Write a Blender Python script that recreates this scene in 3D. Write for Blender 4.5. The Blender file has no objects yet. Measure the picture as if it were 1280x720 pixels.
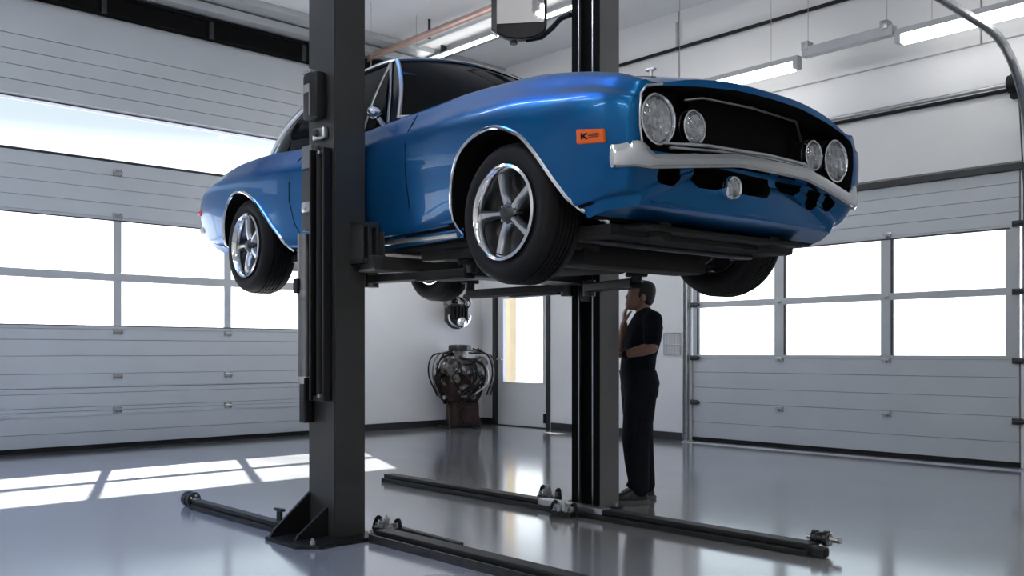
import bpy, bmesh, math, random
import numpy as np
from mathutils import Vector, Matrix, Euler
from mathutils.bvhtree import BVHTree
random.seed(7)
PI = math.pi
scn = bpy.context.scene
COL = scn.collection

# ------------------------------------------------------------------ materials
def mat(name, color, rough=0.5, metal=0.0, var=0.06, scale=6.0, bump=0.0, bscale=60.0, coat=0.0, coat_rough=0.03, spec=0.5, emit=None, estr=0.0, alpha=1.0):
    m = bpy.data.materials.new(name); m.use_nodes = True
    nt = m.node_tree; b = nt.nodes['Principled BSDF']
    b.inputs['Roughness'].default_value = rough
    b.inputs['Metallic'].default_value = metal
    b.inputs['Coat Weight'].default_value = coat
    b.inputs['Coat Roughness'].default_value = coat_rough
    b.inputs['Specular IOR Level'].default_value = spec
    b.inputs['Alpha'].default_value = alpha
    tc = nt.nodes.new('ShaderNodeTexCoord')
    nz = nt.nodes.new('ShaderNodeTexNoise'); nz.inputs['Scale'].default_value = scale; nz.inputs['Detail'].default_value = 4
    nt.links.new(tc.outputs['Object'], nz.inputs['Vector'])
    rp = nt.nodes.new('ShaderNodeValToRGB')
    c = Vector(color[:3])
    lo = c * (1 - var); hi = c * (1 + var)
    rp.color_ramp.elements[0].color = (*lo, 1); rp.color_ramp.elements[1].color = (*hi, 1)
    rp.color_ramp.elements[0].position = 0.3; rp.color_ramp.elements[1].position = 0.7
    nt.links.new(nz.outputs['Fac'], rp.inputs['Fac'])
    nt.links.new(rp.outputs['Color'], b.inputs['Base Color'])
    if bump:
        n2 = nt.nodes.new('ShaderNodeTexNoise'); n2.inputs['Scale'].default_value = bscale; n2.inputs['Detail'].default_value = 3
        nt.links.new(tc.outputs['Object'], n2.inputs['Vector'])
        bp = nt.nodes.new('ShaderNodeBump'); bp.inputs['Strength'].default_value = bump; bp.inputs['Distance'].default_value = 0.01
        nt.links.new(n2.outputs['Fac'], bp.inputs['Height']); nt.links.new(bp.outputs['Normal'], b.inputs['Normal'])
    if emit:
        b.inputs['Emission Color'].default_value = (*emit, 1); b.inputs['Emission Strength'].default_value = estr
    return m

def pane_mat(name, tint=(0.97, 0.985, 1.0), gloss=0.06):
    m = bpy.data.materials.new(name); m.use_nodes = True
    nt = m.node_tree; nt.nodes.remove(nt.nodes['Principled BSDF'])
    out = nt.nodes['Material Output']
    tr = nt.nodes.new('ShaderNodeBsdfTransparent'); tr.inputs['Color'].default_value = (*tint, 1)
    gl = nt.nodes.new('ShaderNodeBsdfGlossy'); gl.inputs['Roughness'].default_value = 0.04
    nz = nt.nodes.new('ShaderNodeTexNoise'); nz.inputs['Scale'].default_value = 1.5
    mr = nt.nodes.new('ShaderNodeMapRange'); mr.inputs['To Min'].default_value = gloss * 0.8; mr.inputs['To Max'].default_value = gloss * 1.2
    nt.links.new(nz.outputs['Fac'], mr.inputs['Value'])
    mx = nt.nodes.new('ShaderNodeMixShader')
    nt.links.new(mr.outputs['Result'], mx.inputs['Fac'])
    nt.links.new(tr.outputs[0], mx.inputs[1]); nt.links.new(gl.outputs[0], mx.inputs[2])
    nt.links.new(mx.outputs[0], out.inputs['Surface'])
    return m

def lens_mat(name):
    m = mat(name, (0.5, 0.5, 0.5), 0.12, 1.0, 0.25, 14)
    nt = m.node_tree; b = nt.nodes['Principled BSDF']
    tc = nt.nodes.new('ShaderNodeTexCoord'); v = nt.nodes.new('ShaderNodeTexVoronoi'); v.inputs['Scale'].default_value = 22
    nt.links.new(tc.outputs['Object'], v.inputs['Vector'])
    bp = nt.nodes.new('ShaderNodeBump'); bp.inputs['Strength'].default_value = 0.9; bp.inputs['Distance'].default_value = 0.02
    nt.links.new(v.outputs['Distance'], bp.inputs['Height']); nt.links.new(bp.outputs['Normal'], b.inputs['Normal'])
    return m

# ------------------------------------------------------------------ mesh builder
def orient(d):
    d = Vector(d).normalized()
    return Vector((0, 0, 1)).rotation_difference(d).to_matrix().to_4x4()

class MB:
    def __init__(s): s.bm = bmesh.new()
    def box(s, c, size, rot=None, bev=0.0, seg=2):
        M = Matrix.Translation(Vector(c))
        if rot is not None:
            M = M @ (rot.to_matrix().to_4x4() if isinstance(rot, Euler) else Matrix.Rotation(rot, 4, 'Z') if isinstance(rot, (int, float)) else rot)
        M = M @ Matrix.Diagonal((*size, 1))
        r = bmesh.ops.create_cube(s.bm, size=1, matrix=M)
        if bev:
            es = set(e for v in r['verts'] for e in v.link_edges)
            bmesh.ops.bevel(s.bm, geom=list(es), offset=bev, segments=seg, affect='EDGES', profile=0.6)
        return s
    def span(s, a, b, bev=0.0):
        a, b = Vector(a), Vector(b)
        d = b - a
        return s.box((a + b) / 2, (abs(d.x), abs(d.y), abs(d.z)), bev=bev)
    def cyl(s, p0, p1, r0, r1=None, seg=20, cap=True):
        p0, p1 = Vector(p0), Vector(p1); d = p1 - p0
        bmesh.ops.create_cone(s.bm, cap_ends=cap, segments=seg, radius1=r0, radius2=r0 if r1 is None else r1, depth=d.length,
                              matrix=Matrix.Translation((p0 + p1) / 2) @ orient(d))
        return s
    def ball(s, c, r, u=16, v=10, rot=None):
        rr = (r, r, r) if isinstance(r, (int, float)) else r
        M = Matrix.Translation(Vector(c)) @ (rot.to_matrix().to_4x4() if rot else Matrix.Identity(4)) @ Matrix.Diagonal((*rr, 1))
        bmesh.ops.create_uvsphere(s.bm, u_segments=u, v_segments=v, radius=1, matrix=M)
        return s
    def tube(s, pts, r, seg=8, closed=False, cap=True, flat=1.0):
        pts = [Vector(p) for p in pts]; n = len(pts)
        rad = r if isinstance(r, (list, tuple)) else [r] * n
        rings = []; up = None
        for i in range(n):
            if closed: t = pts[(i + 1) % n] - pts[i - 1]
            else: t = pts[min(i + 1, n - 1)] - pts[max(i - 1, 0)]
            t.normalize()
            if up is None:
                up = Vector((0, 0, 1)) if abs(t.z) < 0.9 else Vector((1, 0, 0))
            up = up - t * up.dot(t)
            if up.length < 1e-5: up = t.orthogonal()
            up.normalize(); sd = t.cross(up)
            rings.append([s.bm.verts.new(pts[i] + (up * math.cos(a) + sd * math.sin(a) * flat) * rad[i]) for a in [2 * PI * k / seg for k in range(seg)]])
        m = n if closed else n - 1
        for i in range(m):
            A, B = rings[i], rings[(i + 1) % n]
            for k in range(seg):
                s.bm.faces.new((A[k], A[(k + 1) % seg], B[(k + 1) % seg], B[k]))
        if cap and not closed:
            s.bm.faces.new(rings[0][::-1]); s.bm.faces.new(rings[-1])
        return s
    def prism(s, poly, axis, a, b):
        """poly of 2-D points, extruded along axis 0/1/2 from a to b"""
        def P(p, h):
            q = [p[0], p[1]]; q.insert(axis, h); return Vector(q)
        A = [s.bm.verts.new(P(p, a)) for p in poly]; B = [s.bm.verts.new(P(p, b)) for p in poly]
        n = len(poly)
        f = [s.bm.faces.new(A), s.bm.faces.new(B[::-1])]
        for i in range(n): f.append(s.bm.faces.new((A[i], B[i], B[(i + 1) % n], A[(i + 1) % n])))
        bmesh.ops.recalc_face_normals(s.bm, faces=f)
        return s
    def lathe(s, prof, o=(0, 0, 0), axis=(0, 0, 1), seg=32, closed=False):
        M = Matrix.Translation(Vector(o)) @ orient(axis)
        rings = []
        for r, h in prof:
            rings.append([s.bm.verts.new(M @ Vector((r * math.cos(2 * PI * k / seg), r * math.sin(2 * PI * k / seg), h))) for k in range(seg)])
        n = len(rings); fs = []
        for i in range(n if closed else n - 1):
            A, B = rings[i], rings[(i + 1) % n]
            for k in range(seg): fs.append(s.bm.faces.new((A[k], A[(k + 1) % seg], B[(k + 1) % seg], B[k])))
        if not closed:
            for g in (rings[0], rings[-1]):
                fs.append(s.bm.faces.new(g))
        bmesh.ops.recalc_face_normals(s.bm, faces=fs)
        return s
    def grid(s, rows, thick=0.0):
        """rows of points -> surface"""
        V = [[s.bm.verts.new(Vector(p)) for p in r] for r in rows]; fs = []
        for i in range(len(V) - 1):
            for j in range(len(V[0]) - 1):
                fs.append(s.bm.faces.new((V[i][j], V[i][j + 1], V[i + 1][j + 1], V[i + 1][j])))
        if thick:
            bmesh.ops.recalc_face_normals(s.bm, faces=fs)
            bmesh.ops.solidify(s.bm, geom=fs, thickness=thick)
        return s
    def loft(s, rings):
        V = [[s.bm.verts.new(Vector(p)) for p in r] for r in rings]; n = len(V[0]); fs = []
        for i in range(len(V) - 1):
            for j in range(n): fs.append(s.bm.faces.new((V[i][j], V[i][(j + 1) % n], V[i + 1][(j + 1) % n], V[i + 1][j])))
        fs.append(s.bm.faces.new(V[0][::-1])); fs.append(s.bm.faces.new(V[-1]))
        bmesh.ops.recalc_face_normals(s.bm, faces=fs)
        return s
    def xf(s, M): bmesh.ops.transform(s.bm, matrix=M, verts=s.bm.verts[:]); return s
    def mesh(s, name, smooth=35):
        me = bpy.data.meshes.new(name)
        bmesh.ops.recalc_face_normals(s.bm, faces=s.bm.faces[:])
        s.bm.to_mesh(me); s.bm.free()
        if smooth:
            me.polygons.foreach_set('use_smooth', [True] * len(me.polygons))
            me.set_sharp_from_angle(angle=math.radians(smooth))
        return me
    def build(s, name, m, parent=None, smooth=35, label=None):
        o = bpy.data.objects.new(name, s.mesh(name, smooth)); COL.objects.link(o)
        for q in (m if isinstance(m, (list, tuple)) else [m]): o.data.materials.append(q)
        if parent: o.parent = parent
        if label: o['label'] = label
        return o

def tag(o, label, cat, group=None, kind=None):
    o['label'] = label; o['category'] = cat
    if group: o['group'] = group
    if kind: o['kind'] = kind
    return o
def thing(name, label, cat, loc=(0, 0, 0), rot=0.0, group=None, frame=None, kind=None):
    o = bpy.data.objects.new(name, None); COL.objects.link(o); o.empty_display_size = 0.2
    o.matrix_world = (frame or Matrix.Identity(4)) @ Matrix.Translation(Vector(loc)) @ Matrix.Rotation(rot, 4, 'Z')
    return tag(o, label, cat, group, kind)
def copy_tree(o, parent=None):
    c = o.copy(); COL.objects.link(c)
    if parent: c.parent = parent
    for ch in list(o.children): copy_tree(ch, c)
    return c
def evaluated(o):
    dg = bpy.context.evaluated_depsgraph_get()
    return bpy.data.meshes.new_from_object(o.evaluated_get(dg), depsgraph=dg)
def bake(o):
    me = evaluated(o); old = o.data; o.modifiers.clear(); o.data = me
    bpy.data.meshes.remove(old); return o

# ------------------------------------------------------------------ frames
F, CX, CY, H = 1177.0, 640.0, 440.0, 1.135
K = Vector((-0.4703, 14.9596, 0.0)); RA = math.radians(-47.356)
RM = Matrix.Translation(K) @ Matrix.Rotation(RA, 4, 'Z')   # room frame: origin at the far corner, +x along the right wall, -y along the left wall
def room(o, *a): o.matrix_world = RM; return o
def struct(mb, name, m, label, cat, parent=None, smooth=0):
    o = mb.build(name, m, parent, smooth)
    if parent is None: room(o); tag(o, label, cat, kind='structure')
    return o
# ------------------------------------------------------------------ materials used
M = {}
M['paint'] = mat('blue_metallic_paint', (0.0, 0.098, 0.275), 0.3, 0.7, 0.03, 4, coat=0.4, coat_rough=0.02, spec=0.1)
M['chrome'] = mat('chrome', (0.78, 0.79, 0.8), 0.09, 1.0, 0.03)
M['satin'] = mat('satin_metal', (0.55, 0.56, 0.57), 0.3, 1.0, 0.08)
M['rubber'] = mat('tyre_rubber', (0.0065, 0.0065, 0.007), 0.7, 0, 0.15, 30, bump=0.15, bscale=120, spec=0.25)
M['bumper'] = mat('bumper_chrome', (0.56, 0.57, 0.58), 0.10, 1.0, 0.03)
M['black'] = mat('gloss_black', (0.004, 0.004, 0.005), 0.35, 0, 0.1)
M['pit'] = mat('wheel_well_black', (0.005, 0.005, 0.005), 0.85, 0, 0.1, spec=0.1)
M['under'] = mat('underbody_black', (0.0035, 0.0033, 0.003), 0.7, 0.0, 0.3, 12, bump=0.2, bscale=30)
M['glass_dark'] = mat('tinted_glass', (0.006, 0.007, 0.007), 0.04, 0, 0.1, alpha=0.97, spec=0.08)
M['clear'] = pane_mat('clear_lens', gloss=0.12)
M['lens'] = lens_mat('headlamp_reflector')
M['orange'] = mat('orange_lens', (0.75, 0.13, 0.012), 0.25, 0, 0.08, 20)
M['red'] = mat('red_lens', (0.45, 0.03, 0.03), 0.25, 0, 0.08, 20)
M['seat'] = mat('black_vinyl', (0.012, 0.012, 0.013), 0.55, 0, 0.2)
M['lift'] = mat('charcoal_powder_coat', (0.034, 0.034, 0.033), 0.36, 0.1, 0.1, 3, bump=0.03, bscale=200)
M['lift_grey'] = mat('grey_powder_coat', (0.14, 0.138, 0.135), 0.4, 0.1, 0.08, 3)
M['lift_black'] = mat('black_powder_coat', (0.006, 0.006, 0.0065), 0.42, 0.0, 0.15, 5, spec=0.3)
M['floor_iron'] = mat('black_floor_iron', (0.006, 0.006, 0.0065), 0.5, 0.0, 0.25, 8, bump=0.1, bscale=60)
M['skin'] = mat('skin', (0.27, 0.145, 0.10), 0.5, 0, 0.1, 20)
M['shirt'] = mat('navy_cotton', (0.007, 0.009, 0.014), 0.9, 0, 0.2, 20, bump=0.25, bscale=40, spec=0.15)
M['trouser'] = mat('navy_twill', (0.007, 0.009, 0.014), 0.85, 0, 0.25, 12, bump=0.35, bscale=22, spec=0.15)
M['hair'] = mat('black_hair', (0.008, 0.007, 0.006), 0.6, 0, 0.3, 60, bump=0.5, bscale=150)
M['shoe'] = mat('black_leather', (0.012, 0.012, 0.012), 0.45, 0, 0.2, 20)
M['sole'] = mat('grey_sole', (0.09, 0.088, 0.085), 0.6, 0, 0.1, 20)
M['eye'] = mat('eye_white', (0.6, 0.58, 0.55), 0.2)
M['wall'] = mat('white_plaster', (0.74, 0.745, 0.75), 0.75, 0, 0.02, 2, bump=0.04, bscale=90)
M['header'] = mat('white_wall_panel', (0.66, 0.665, 0.66), 0.6, 0, 0.02, 2)
M['ceil'] = mat('ceiling_panel', (0.66, 0.665, 0.67), 0.6, 0, 0.03, 1.5)
M['door'] = mat('silver_door_panel', (0.47, 0.50, 0.52), 0.42, 0.1, 0.03, 2, bump=0.02, bscale=150)
M['door_rib'] = mat('silver_door_frame', (0.44, 0.46, 0.47), 0.4, 0.2, 0.03, 2)
M['seam'] = mat('panel_seam', (0.2, 0.21, 0.215), 0.6)
M['seal'] = mat('black_rubber_seal', (0.009, 0.009, 0.0095), 0.65, spec=0.25)
M['base'] = mat('dark_baseboard', (0.022, 0.023, 0.025), 0.45)
M['steel'] = mat('galvanised_steel', (0.42, 0.43, 0.44), 0.35, 0.9, 0.15, 25)
M['dark_steel'] = mat('dark_steel', (0.06, 0.062, 0.065), 0.35, 0.8, 0.2, 20)
M['pane'] = pane_mat('window_glass')
M['white'] = mat('white_door_paint', (0.7, 0.71, 0.72), 0.4, 0, 0.02)
M['tube'] = mat('lit_lamp_tube', (0.9, 0.9, 0.9), 0.4, emit=(1, 0.99, 0.97), estr=7)
M['cyl'] = mat('brushed_cylinder_steel', (0.22, 0.22, 0.23), 0.28, 0.9, 0.1, 10)
M['fill_tube'] = mat('fill_lamp_tube', (0.9, 0.9, 0.9), 0.4, emit=(1, 0.99, 0.97), estr=27)  # glow of the added, unseen fill lamps
M['lamp_body'] = mat('lamp_housing', (0.42, 0.43, 0.44), 0.4, 0.2)
M['copper'] = mat('copper_pipe', (0.60, 0.40, 0.33), 0.35, 0.7, 0.12, 3)
M['mirror'] = mat('mirror_glass', (0.8, 0.77, 0.76), 0.03, 1.0, 0.02)
M['rust'] = mat('rusty_casting', (0.035, 0.017, 0.014), 0.5, 0.4, 0.6, 9, bump=0.4, bscale=40)
M['alloy'] = mat('cast_alloy', (0.22, 0.205, 0.195), 0.32, 0.85, 0.6, 14, bump=0.3, bscale=50)
M['cream'] = mat('cream_render', (0.46, 0.35, 0.19), 0.8, 0, 0.05)
M['concrete'] = mat('outside_concrete', (0.42, 0.41, 0.40), 0.85, 0, 0.08, 1.2)

def floor_material():
    m = bpy.data.materials.new('polished_grey_epoxy'); m.use_nodes = True
    nt = m.node_tree; b = nt.nodes['Principled BSDF']
    tc = nt.nodes.new('ShaderNodeTexCoord')
    mp = nt.nodes.new('ShaderNodeMapping'); mp.inputs['Scale'].default_value = (0.4, 0.8, 1)
    nt.links.new(tc.outputs['Object'], mp.inputs['Vector'])
    n1 = nt.nodes.new('ShaderNodeTexNoise'); n1.inputs['Scale'].default_value = 1.6; n1.inputs['Detail'].default_value = 6
    nt.links.new(mp.outputs[0], n1.inputs['Vector'])
    rp = nt.nodes.new('ShaderNodeValToRGB')
    rp.color_ramp.elements[0].position = 0.3; rp.color_ramp.elements[0].color = (0.33, 0.335, 0.34, 1)
    rp.color_ramp.elements[1].position = 0.75; rp.color_ramp.elements[1].color = (0.42, 0.425, 0.43, 1)
    nt.links.new(n1.outputs['Fac'], rp.inputs['Fac']); nt.links.new(rp.outputs['Color'], b.inputs['Base Color'])
    mr = nt.nodes.new('ShaderNodeMapRange'); mr.inputs['From Min'].default_value = 0.3; mr.inputs['From Max'].default_value = 0.7
    mr.inputs['To Min'].default_value = 0.10; mr.inputs['To Max'].default_value = 0.22
    nt.links.new(n1.outputs['Fac'], mr.inputs['Value']); nt.links.new(mr.outputs[0], b.inputs['Roughness'])
    b.inputs['Specular IOR Level'].default_value = 0.9; b.inputs['Coat Weight'].default_value = 1.0; b.inputs['Coat Roughness'].default_value = 0.12; b.inputs['Coat IOR'].default_value = 1.9
    n2 = nt.nodes.new('ShaderNodeTexNoise'); n2.inputs['Scale'].default_value = 3.0; n2.inputs['Detail'].default_value = 2
    nt.links.new(tc.outputs['Object'], n2.inputs['Vector'])
    bp = nt.nodes.new('ShaderNodeBump'); bp.inputs['Strength'].default_value = 0.05; bp.inputs['Distance'].default_value = 0.02
    nt.links.new(n2.outputs['Fac'], bp.inputs['Height']); nt.links.new(bp.outputs['Normal'], b.inputs['Normal'])
    return m
M['floor'] = floor_material()
# ------------------------------------------------------------------ the setting (room frame)
W, D, CH = 15.5, 13.5, 5.5
struct(MB().span((0, -D, -0.15), (W, 0, 0)), 'floor', M['floor'], 'polished grey epoxy workshop floor', 'floor')
struct(MB().span((-40, -50, -0.4), (50, 40, -0.16)), 'ground', M['concrete'], 'pale concrete yard outside the workshop', 'ground')

# ceiling: slab plus shallow panel ribs running along the right wall
SK = (3.0, 6.6, -9.6, -6.1)   # added roof light, out of view, tints the floor blue
cb = MB()
for a, b in (((-0.3, -D, CH), (SK[0], 0.3, CH + 0.2)), ((SK[1], -D, CH), (W, 0.3, CH + 0.2)), ((SK[0], SK[3], CH), (SK[1], 0.3, CH + 0.2)), ((SK[0], -D, CH), (SK[1], SK[2], CH + 0.2))): cb.span(a, b)
for k in range(1, 5): cb.span((0.5, -1.7 * k - 0.02, CH - 0.03), (W, -1.7 * k + 0.02, CH + 0.01))
struct(cb, 'ceiling', M['ceil'], 'pale grey panelled workshop ceiling', 'ceiling')

w2 = bpy.data.objects.new('added_roof_light', None); COL.objects.link(w2); w2.matrix_world = RM
tag(w2, 'square roof light above the near end of the hall, added to tint the floor blue', 'roof light', kind='structure')
mb = MB()
for k in range(4):
    x = SK[0] + (SK[1] - SK[0]) * k / 3; mb.span((x - 0.04, SK[2], CH + 0.06), (x + 0.04, SK[3], CH + 0.16))
mb.build('window_frame', M['door_rib'], w2, 0)
mb = MB()
for a, b in (((SK[0] - .08, SK[2] - .08, CH + .2), (SK[0], SK[3] + .08, CH + 1.1)), ((SK[1], SK[2] - .08, CH + .2), (SK[1] + .08, SK[3] + .08, CH + 1.1)), ((SK[0], SK[2] - .08, CH + .2), (SK[1], SK[2], CH + 1.1)), ((SK[0], SK[3], CH + .2), (SK[1], SK[3] + .08, CH + 1.1))): mb.span(a, b)
mb.build('kerb', M['lamp_body'], w2, 0)  # kerb walls confine the added light to the floor beneath
MB().span((SK[0], SK[2], CH + 0.10), (SK[1], SK[3], CH + 0.11)).build('pane', M['pane'], w2, 0)

def wall_with_holes(L, zt, holes, thick=0.2, axis='y'):
    """wall strip coords (s along wall 0..L, z) with rectangular holes"""
    mb = MB()
    ss = sorted(set([0, L] + [h[0] for h in holes] + [h[1] for h in holes]))
    for a, b in zip(ss[:-1], ss[1:]):
        m = (a + b) / 2
        cuts = sorted((h[2], h[3]) for h in holes if h[0] < m < h[1])
        z = 0
        for c0, c1 in cuts + [(zt, zt)]:
            if c0 - z > 1e-4:
                if axis == 'y': mb.span((-thick, -b, z), (0, -a, c0))
                else: mb.span((a, 0, z), (b, thick, c0))
            z = max(z, c1)
    bmesh.ops.remove_doubles(mb.bm, verts=mb.bm.verts[:], dist=1e-4)
    return mb

# left wall: door_1 fills v 2.75..9.95, z 0..3.38 ; glazed transom strip 3.38..3.96 above it
LV0, LV1 = 2.72, 10.05
struct(wall_with_holes(D, CH, [(LV0, LV1, 0, 3.96)]), 'wall_left', M['wall'], 'white left wall holding the wide glazed garage door', 'wall')
# right wall: pedestrian door 0.30..1.50, garage door 4.06..7.95
RD0, RD1 = 4.06, 7.96
struct(wall_with_holes(W, CH, [(0.27, 1.53, 0, 2.09), (RD0, RD1, 0, 2.93)], axis='x'), 'wall_right', M['wall'], 'white right wall with side door and garage door', 'wall')
# walls behind the camera with two open roller doorways each
wf = wall_with_holes(W, CH, [], axis='x'); wf.xf(Matrix.Translation((0, -D - 0.2, 0)))
struct(wf, 'wall_front', M['wall'], 'plain white wall behind the viewer', 'wall')
wb = wall_with_holes(D, CH, [], axis='y'); wb.xf(Matrix.Translation((W + 0.2, 0, 0)))
struct(wb, 'wall_back', M['wall'], 'plain white end wall to the right of the viewer', 'wall')

# upper left cladding: pale boards above the transom
ub = MB()
zs = [3.97, 4.12, 4.285, 4.45, 4.62, 5.02]
for a, b in zip(zs[:-1], zs[1:]): ub.span((0.0, -D + 0.02, a + 0.004), (0.05, -0.02, b - 0.002), bev=0.004)
struct(ub, 'trim_1', M['door'], 'pale boards cladding the left wall above the window strip', 'cladding')
# black cable trough along the top of the left wall
tr = MB().span((0.0, -D + 0.02, 5.05), (0.16, -0.02, 5.24), bev=0.01)
tr.span((0.06, -D + 0.02, 5.24), (0.2, -0.02, 5.27))
o = struct(tr, 'trim_2', M['pit'], 'long black trough running along the top of the left wall', 'trough')
for v in (3.3, 4.6, 5.9, 7.2):
    MB().span((0.155, -v - 0.03, 5.03), (0.18, -v + 0.03, 5.27), bev=0.004).build('bracket', M['dark_steel'], o, 0)
# pale beams under the ceiling on the left
bm_ = MB().span((0.0, -D + 0.02, 5.30), (0.35, -0.02, 5.40), bev=0.01).span((0.0, -D + 0.02, 5.42), (0.6, -0.02, 5.5), bev=0.01)
struct(bm_, 'trim_3', M['door_rib'], 'stepped pale cornice above the black trough', 'cornice')
# right wall: raised upper panel, seam
up = MB()
for a, b in ((0.02, 3.89), (3.91, 7.6), (7.62, 11.0), (11.02, W - 0.02)): up.span((a, -0.05, 4.19), (b, 0, CH), bev=0.006)
struct(up, 'trim_4', M['header'], 'raised white panels along the top of the right wall', 'panel')
hd = MB().span((4.0, -0.03, 2.98), (8.3, 0, 3.68), bev=0.01)
struct(hd, 'trim_5', M['header'], 'smooth white header panel above the right garage door', 'panel')

# baseboards
struct(MB().span((0, -LV0 + 0.06, 0), (0.025, -0.02, 0.1), bev=0.004), 'baseboard_left', M['base'], 'dark baseboard along the left wall', 'baseboard')
struct(MB().span((0.0, -0.025, 0), (0.24, 0, 0.1), bev=0.004).span((1.56, -0.025, 0), (3.94, 0, 0.1), bev=0.004), 'baseboard_right', M['base'], 'dark baseboard along the right wall', 'baseboard')

# ---- left sectional garage door (door_1)
d1 = bpy.data.objects.new('door_1', None); COL.objects.link(d1); d1.matrix_world = RM @ Matrix.Translation((0, -LV0, 0))
tag(d1, 'wide silver sectional garage door with two rows of windows, left wall', 'garage door', kind='structure')
def L_(v): return -(v - LV0)
def section(name, z0, z1, seams, a, b, parent, mapf, ribs=()):
    """horizontal slats between seams, tiny gaps with real depth"""
    mb = MB(); zz = [z0] + list(seams) + [z1]
    mapf(mb, a - 0.04, b + 0.04, z0 - 0.006, z1 + 0.006, 0.030, 0.034)          # dark core behind the gaps
    o1 = mb.build('panel_core', M['seam'], parent, 0)
    mb = MB()
    for p, q in zip(zz[:-1], zz[1:]): mapf(mb, a, b, p + 0.0022, q - 0.0022, 0.034, 0.05)
    for p in ribs: mapf(mb, a, b, p[0], p[1], 0.05, 0.058)
    return mb.build(name, M['door'], parent, 0)
def mapL(mb, a, b, z0, z1, p, q): mb.span((-0.06 + p, L_(a), z0), (-0.06 + q, L_(b), z1), bev=0.002)
section('door_panel', 0.06, 0.455, (0.21,), LV0 + 0.03, LV1 - 0.03, d1, mapL, ribs=((0.40, 0.43),))
section('door_panel', 0.455, 0.72, (0.50, 0.66), LV0 + 0.03, LV1 - 0.03, d1, mapL)
section('door_panel', 0.72, 1.40, (0.885, 1.09, 1.275), LV0 + 0.03, LV1 - 0.03, d1, mapL, ribs=((0.73, 0.75),))
section('door_panel', 2.72, 3.37, (2.88, 3.05, 3.21), LV0 + 0.03, LV1 - 0.03, d1, mapL)
colsL = [LV0 + 0.05, 4.298, 5.682, 7.066, 8.45, LV1 - 0.07]
fr = MB()
mapL(fr, LV0 + 0.03, LV1 - 0.03, 1.40, 1.44, 0.02, 0.055); mapL(fr, LV0 + 0.03, LV1 - 0.03, 1.97, 2.065, 0.02, 0.055); mapL(fr, LV0 + 0.03, LV1 - 0.03, 2.685, 2.72, 0.02, 0.055)
for v in colsL: mapL(fr, v - 0.045, v + 0.045, 1.44, 2.685, 0.018, 0.052)
fr.build('window_frame', M['door_rib'], d1, 0)
gk = MB()
for z in (1.442, 2.683): mapL(gk, LV0 + 0.06, LV1 - 0.06, z - 0.006, z + 0.006, 0.03, 0.0565)
gk.build('window_gasket', M['seal'], d1, 0)
for a, b in zip(colsL[:-1], colsL[1:]):
    for z0, z1 in ((1.44, 1.97), (2.065, 2.685)):
        mb = MB(); mapL(mb, a + 0.04, b - 0.04, z0 - 0.004, z1 + 0.004, 0.028, 0.034); mb.build('pane', M['pane'], d1, 0)
mb = MB(); mapL(mb, LV0 + 0.02, LV1 - 0.02, 0.0, 0.06, 0.0, 0.052); mb.build('bottom_seal', M['seal'], d1, 0)
def hingeL(v, z, s=1.0):
    h = MB(); c = Vector((0, L_(v), z))
    h.box(c + Vector((-0.004, 0, 0)), (0.012, 0.11 * s, 0.075 * s), bev=0.004)
    h.cyl(c + Vector((0.012, -0.05 * s, 0)), c + Vector((0.012, 0.05 * s, 0)), 0.016 * s, seg=10)
    for a in (-0.04, 0.04):
        for b in (-0.026, 0.026): h.ball(c + Vector((0.006, a * s, b * s)), 0.011 * s, 8, 6)
    h.build('hinge', M['steel'], d1)
for v in colsL[1:4]:
    for z in (3.25, 2.735, 1.375, 0.85, 0.455): hingeL(v, z)
# transom glazing above door_1
w1 = bpy.data.objects.new('window_1', None); COL.objects.link(w1); w1.matrix_world = RM
tag(w1, 'long glazed strip above the left garage door', 'window', kind='structure')
f1 = MB().span((-0.12, -LV1, 3.37), (0.0, -LV0, 3.395)).span((-0.12, -LV1, 3.945), (0.0, -LV0, 3.965))
f1.span((-0.12, -LV0 - 0.04, 3.395), (0.0, -LV0, 3.945)).span((-0.12, -LV1, 3.395), (0.0, -LV1 + 0.04, 3.945))
f1.build('window_frame', M['dark_steel'], w1, 0)
MB().span((-0.07, -LV1 + 0.03, 3.39), (-0.062, -LV0 - 0.03, 3.95)).build('pane', M['pane'], w1, 0)
# threshold strips
th = MB().span((0.02, -LV1, 0), (0.20, -LV0 + 0.2, 0.010), bev=0.003)
th.span((0.20, -LV1, 0), (0.235, -LV0 + 0.2, 0.014))
struct(th, 'trim_6', M['dark_steel'], 'dark steel threshold strip along the left garage door', 'threshold')
# overhang added out of view to keep direct sun off the transom
struct(MB().span((-1.85, -D, 4.62), (-0.2, 0.3, 4.74)), 'added_overhang', M['concrete'], 'unseen overhang outside the left wall, added to shade the transom', 'overhang')

struct(MB().span((-2.0, 0.2, 2.95), (W, 1.65, 3.05)), 'added_canopy', M['concrete'], 'unseen flat canopy outside the right wall, added to block the sun', 'canopy')  # added sun blocker for the right wall openings, never in view
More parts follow.
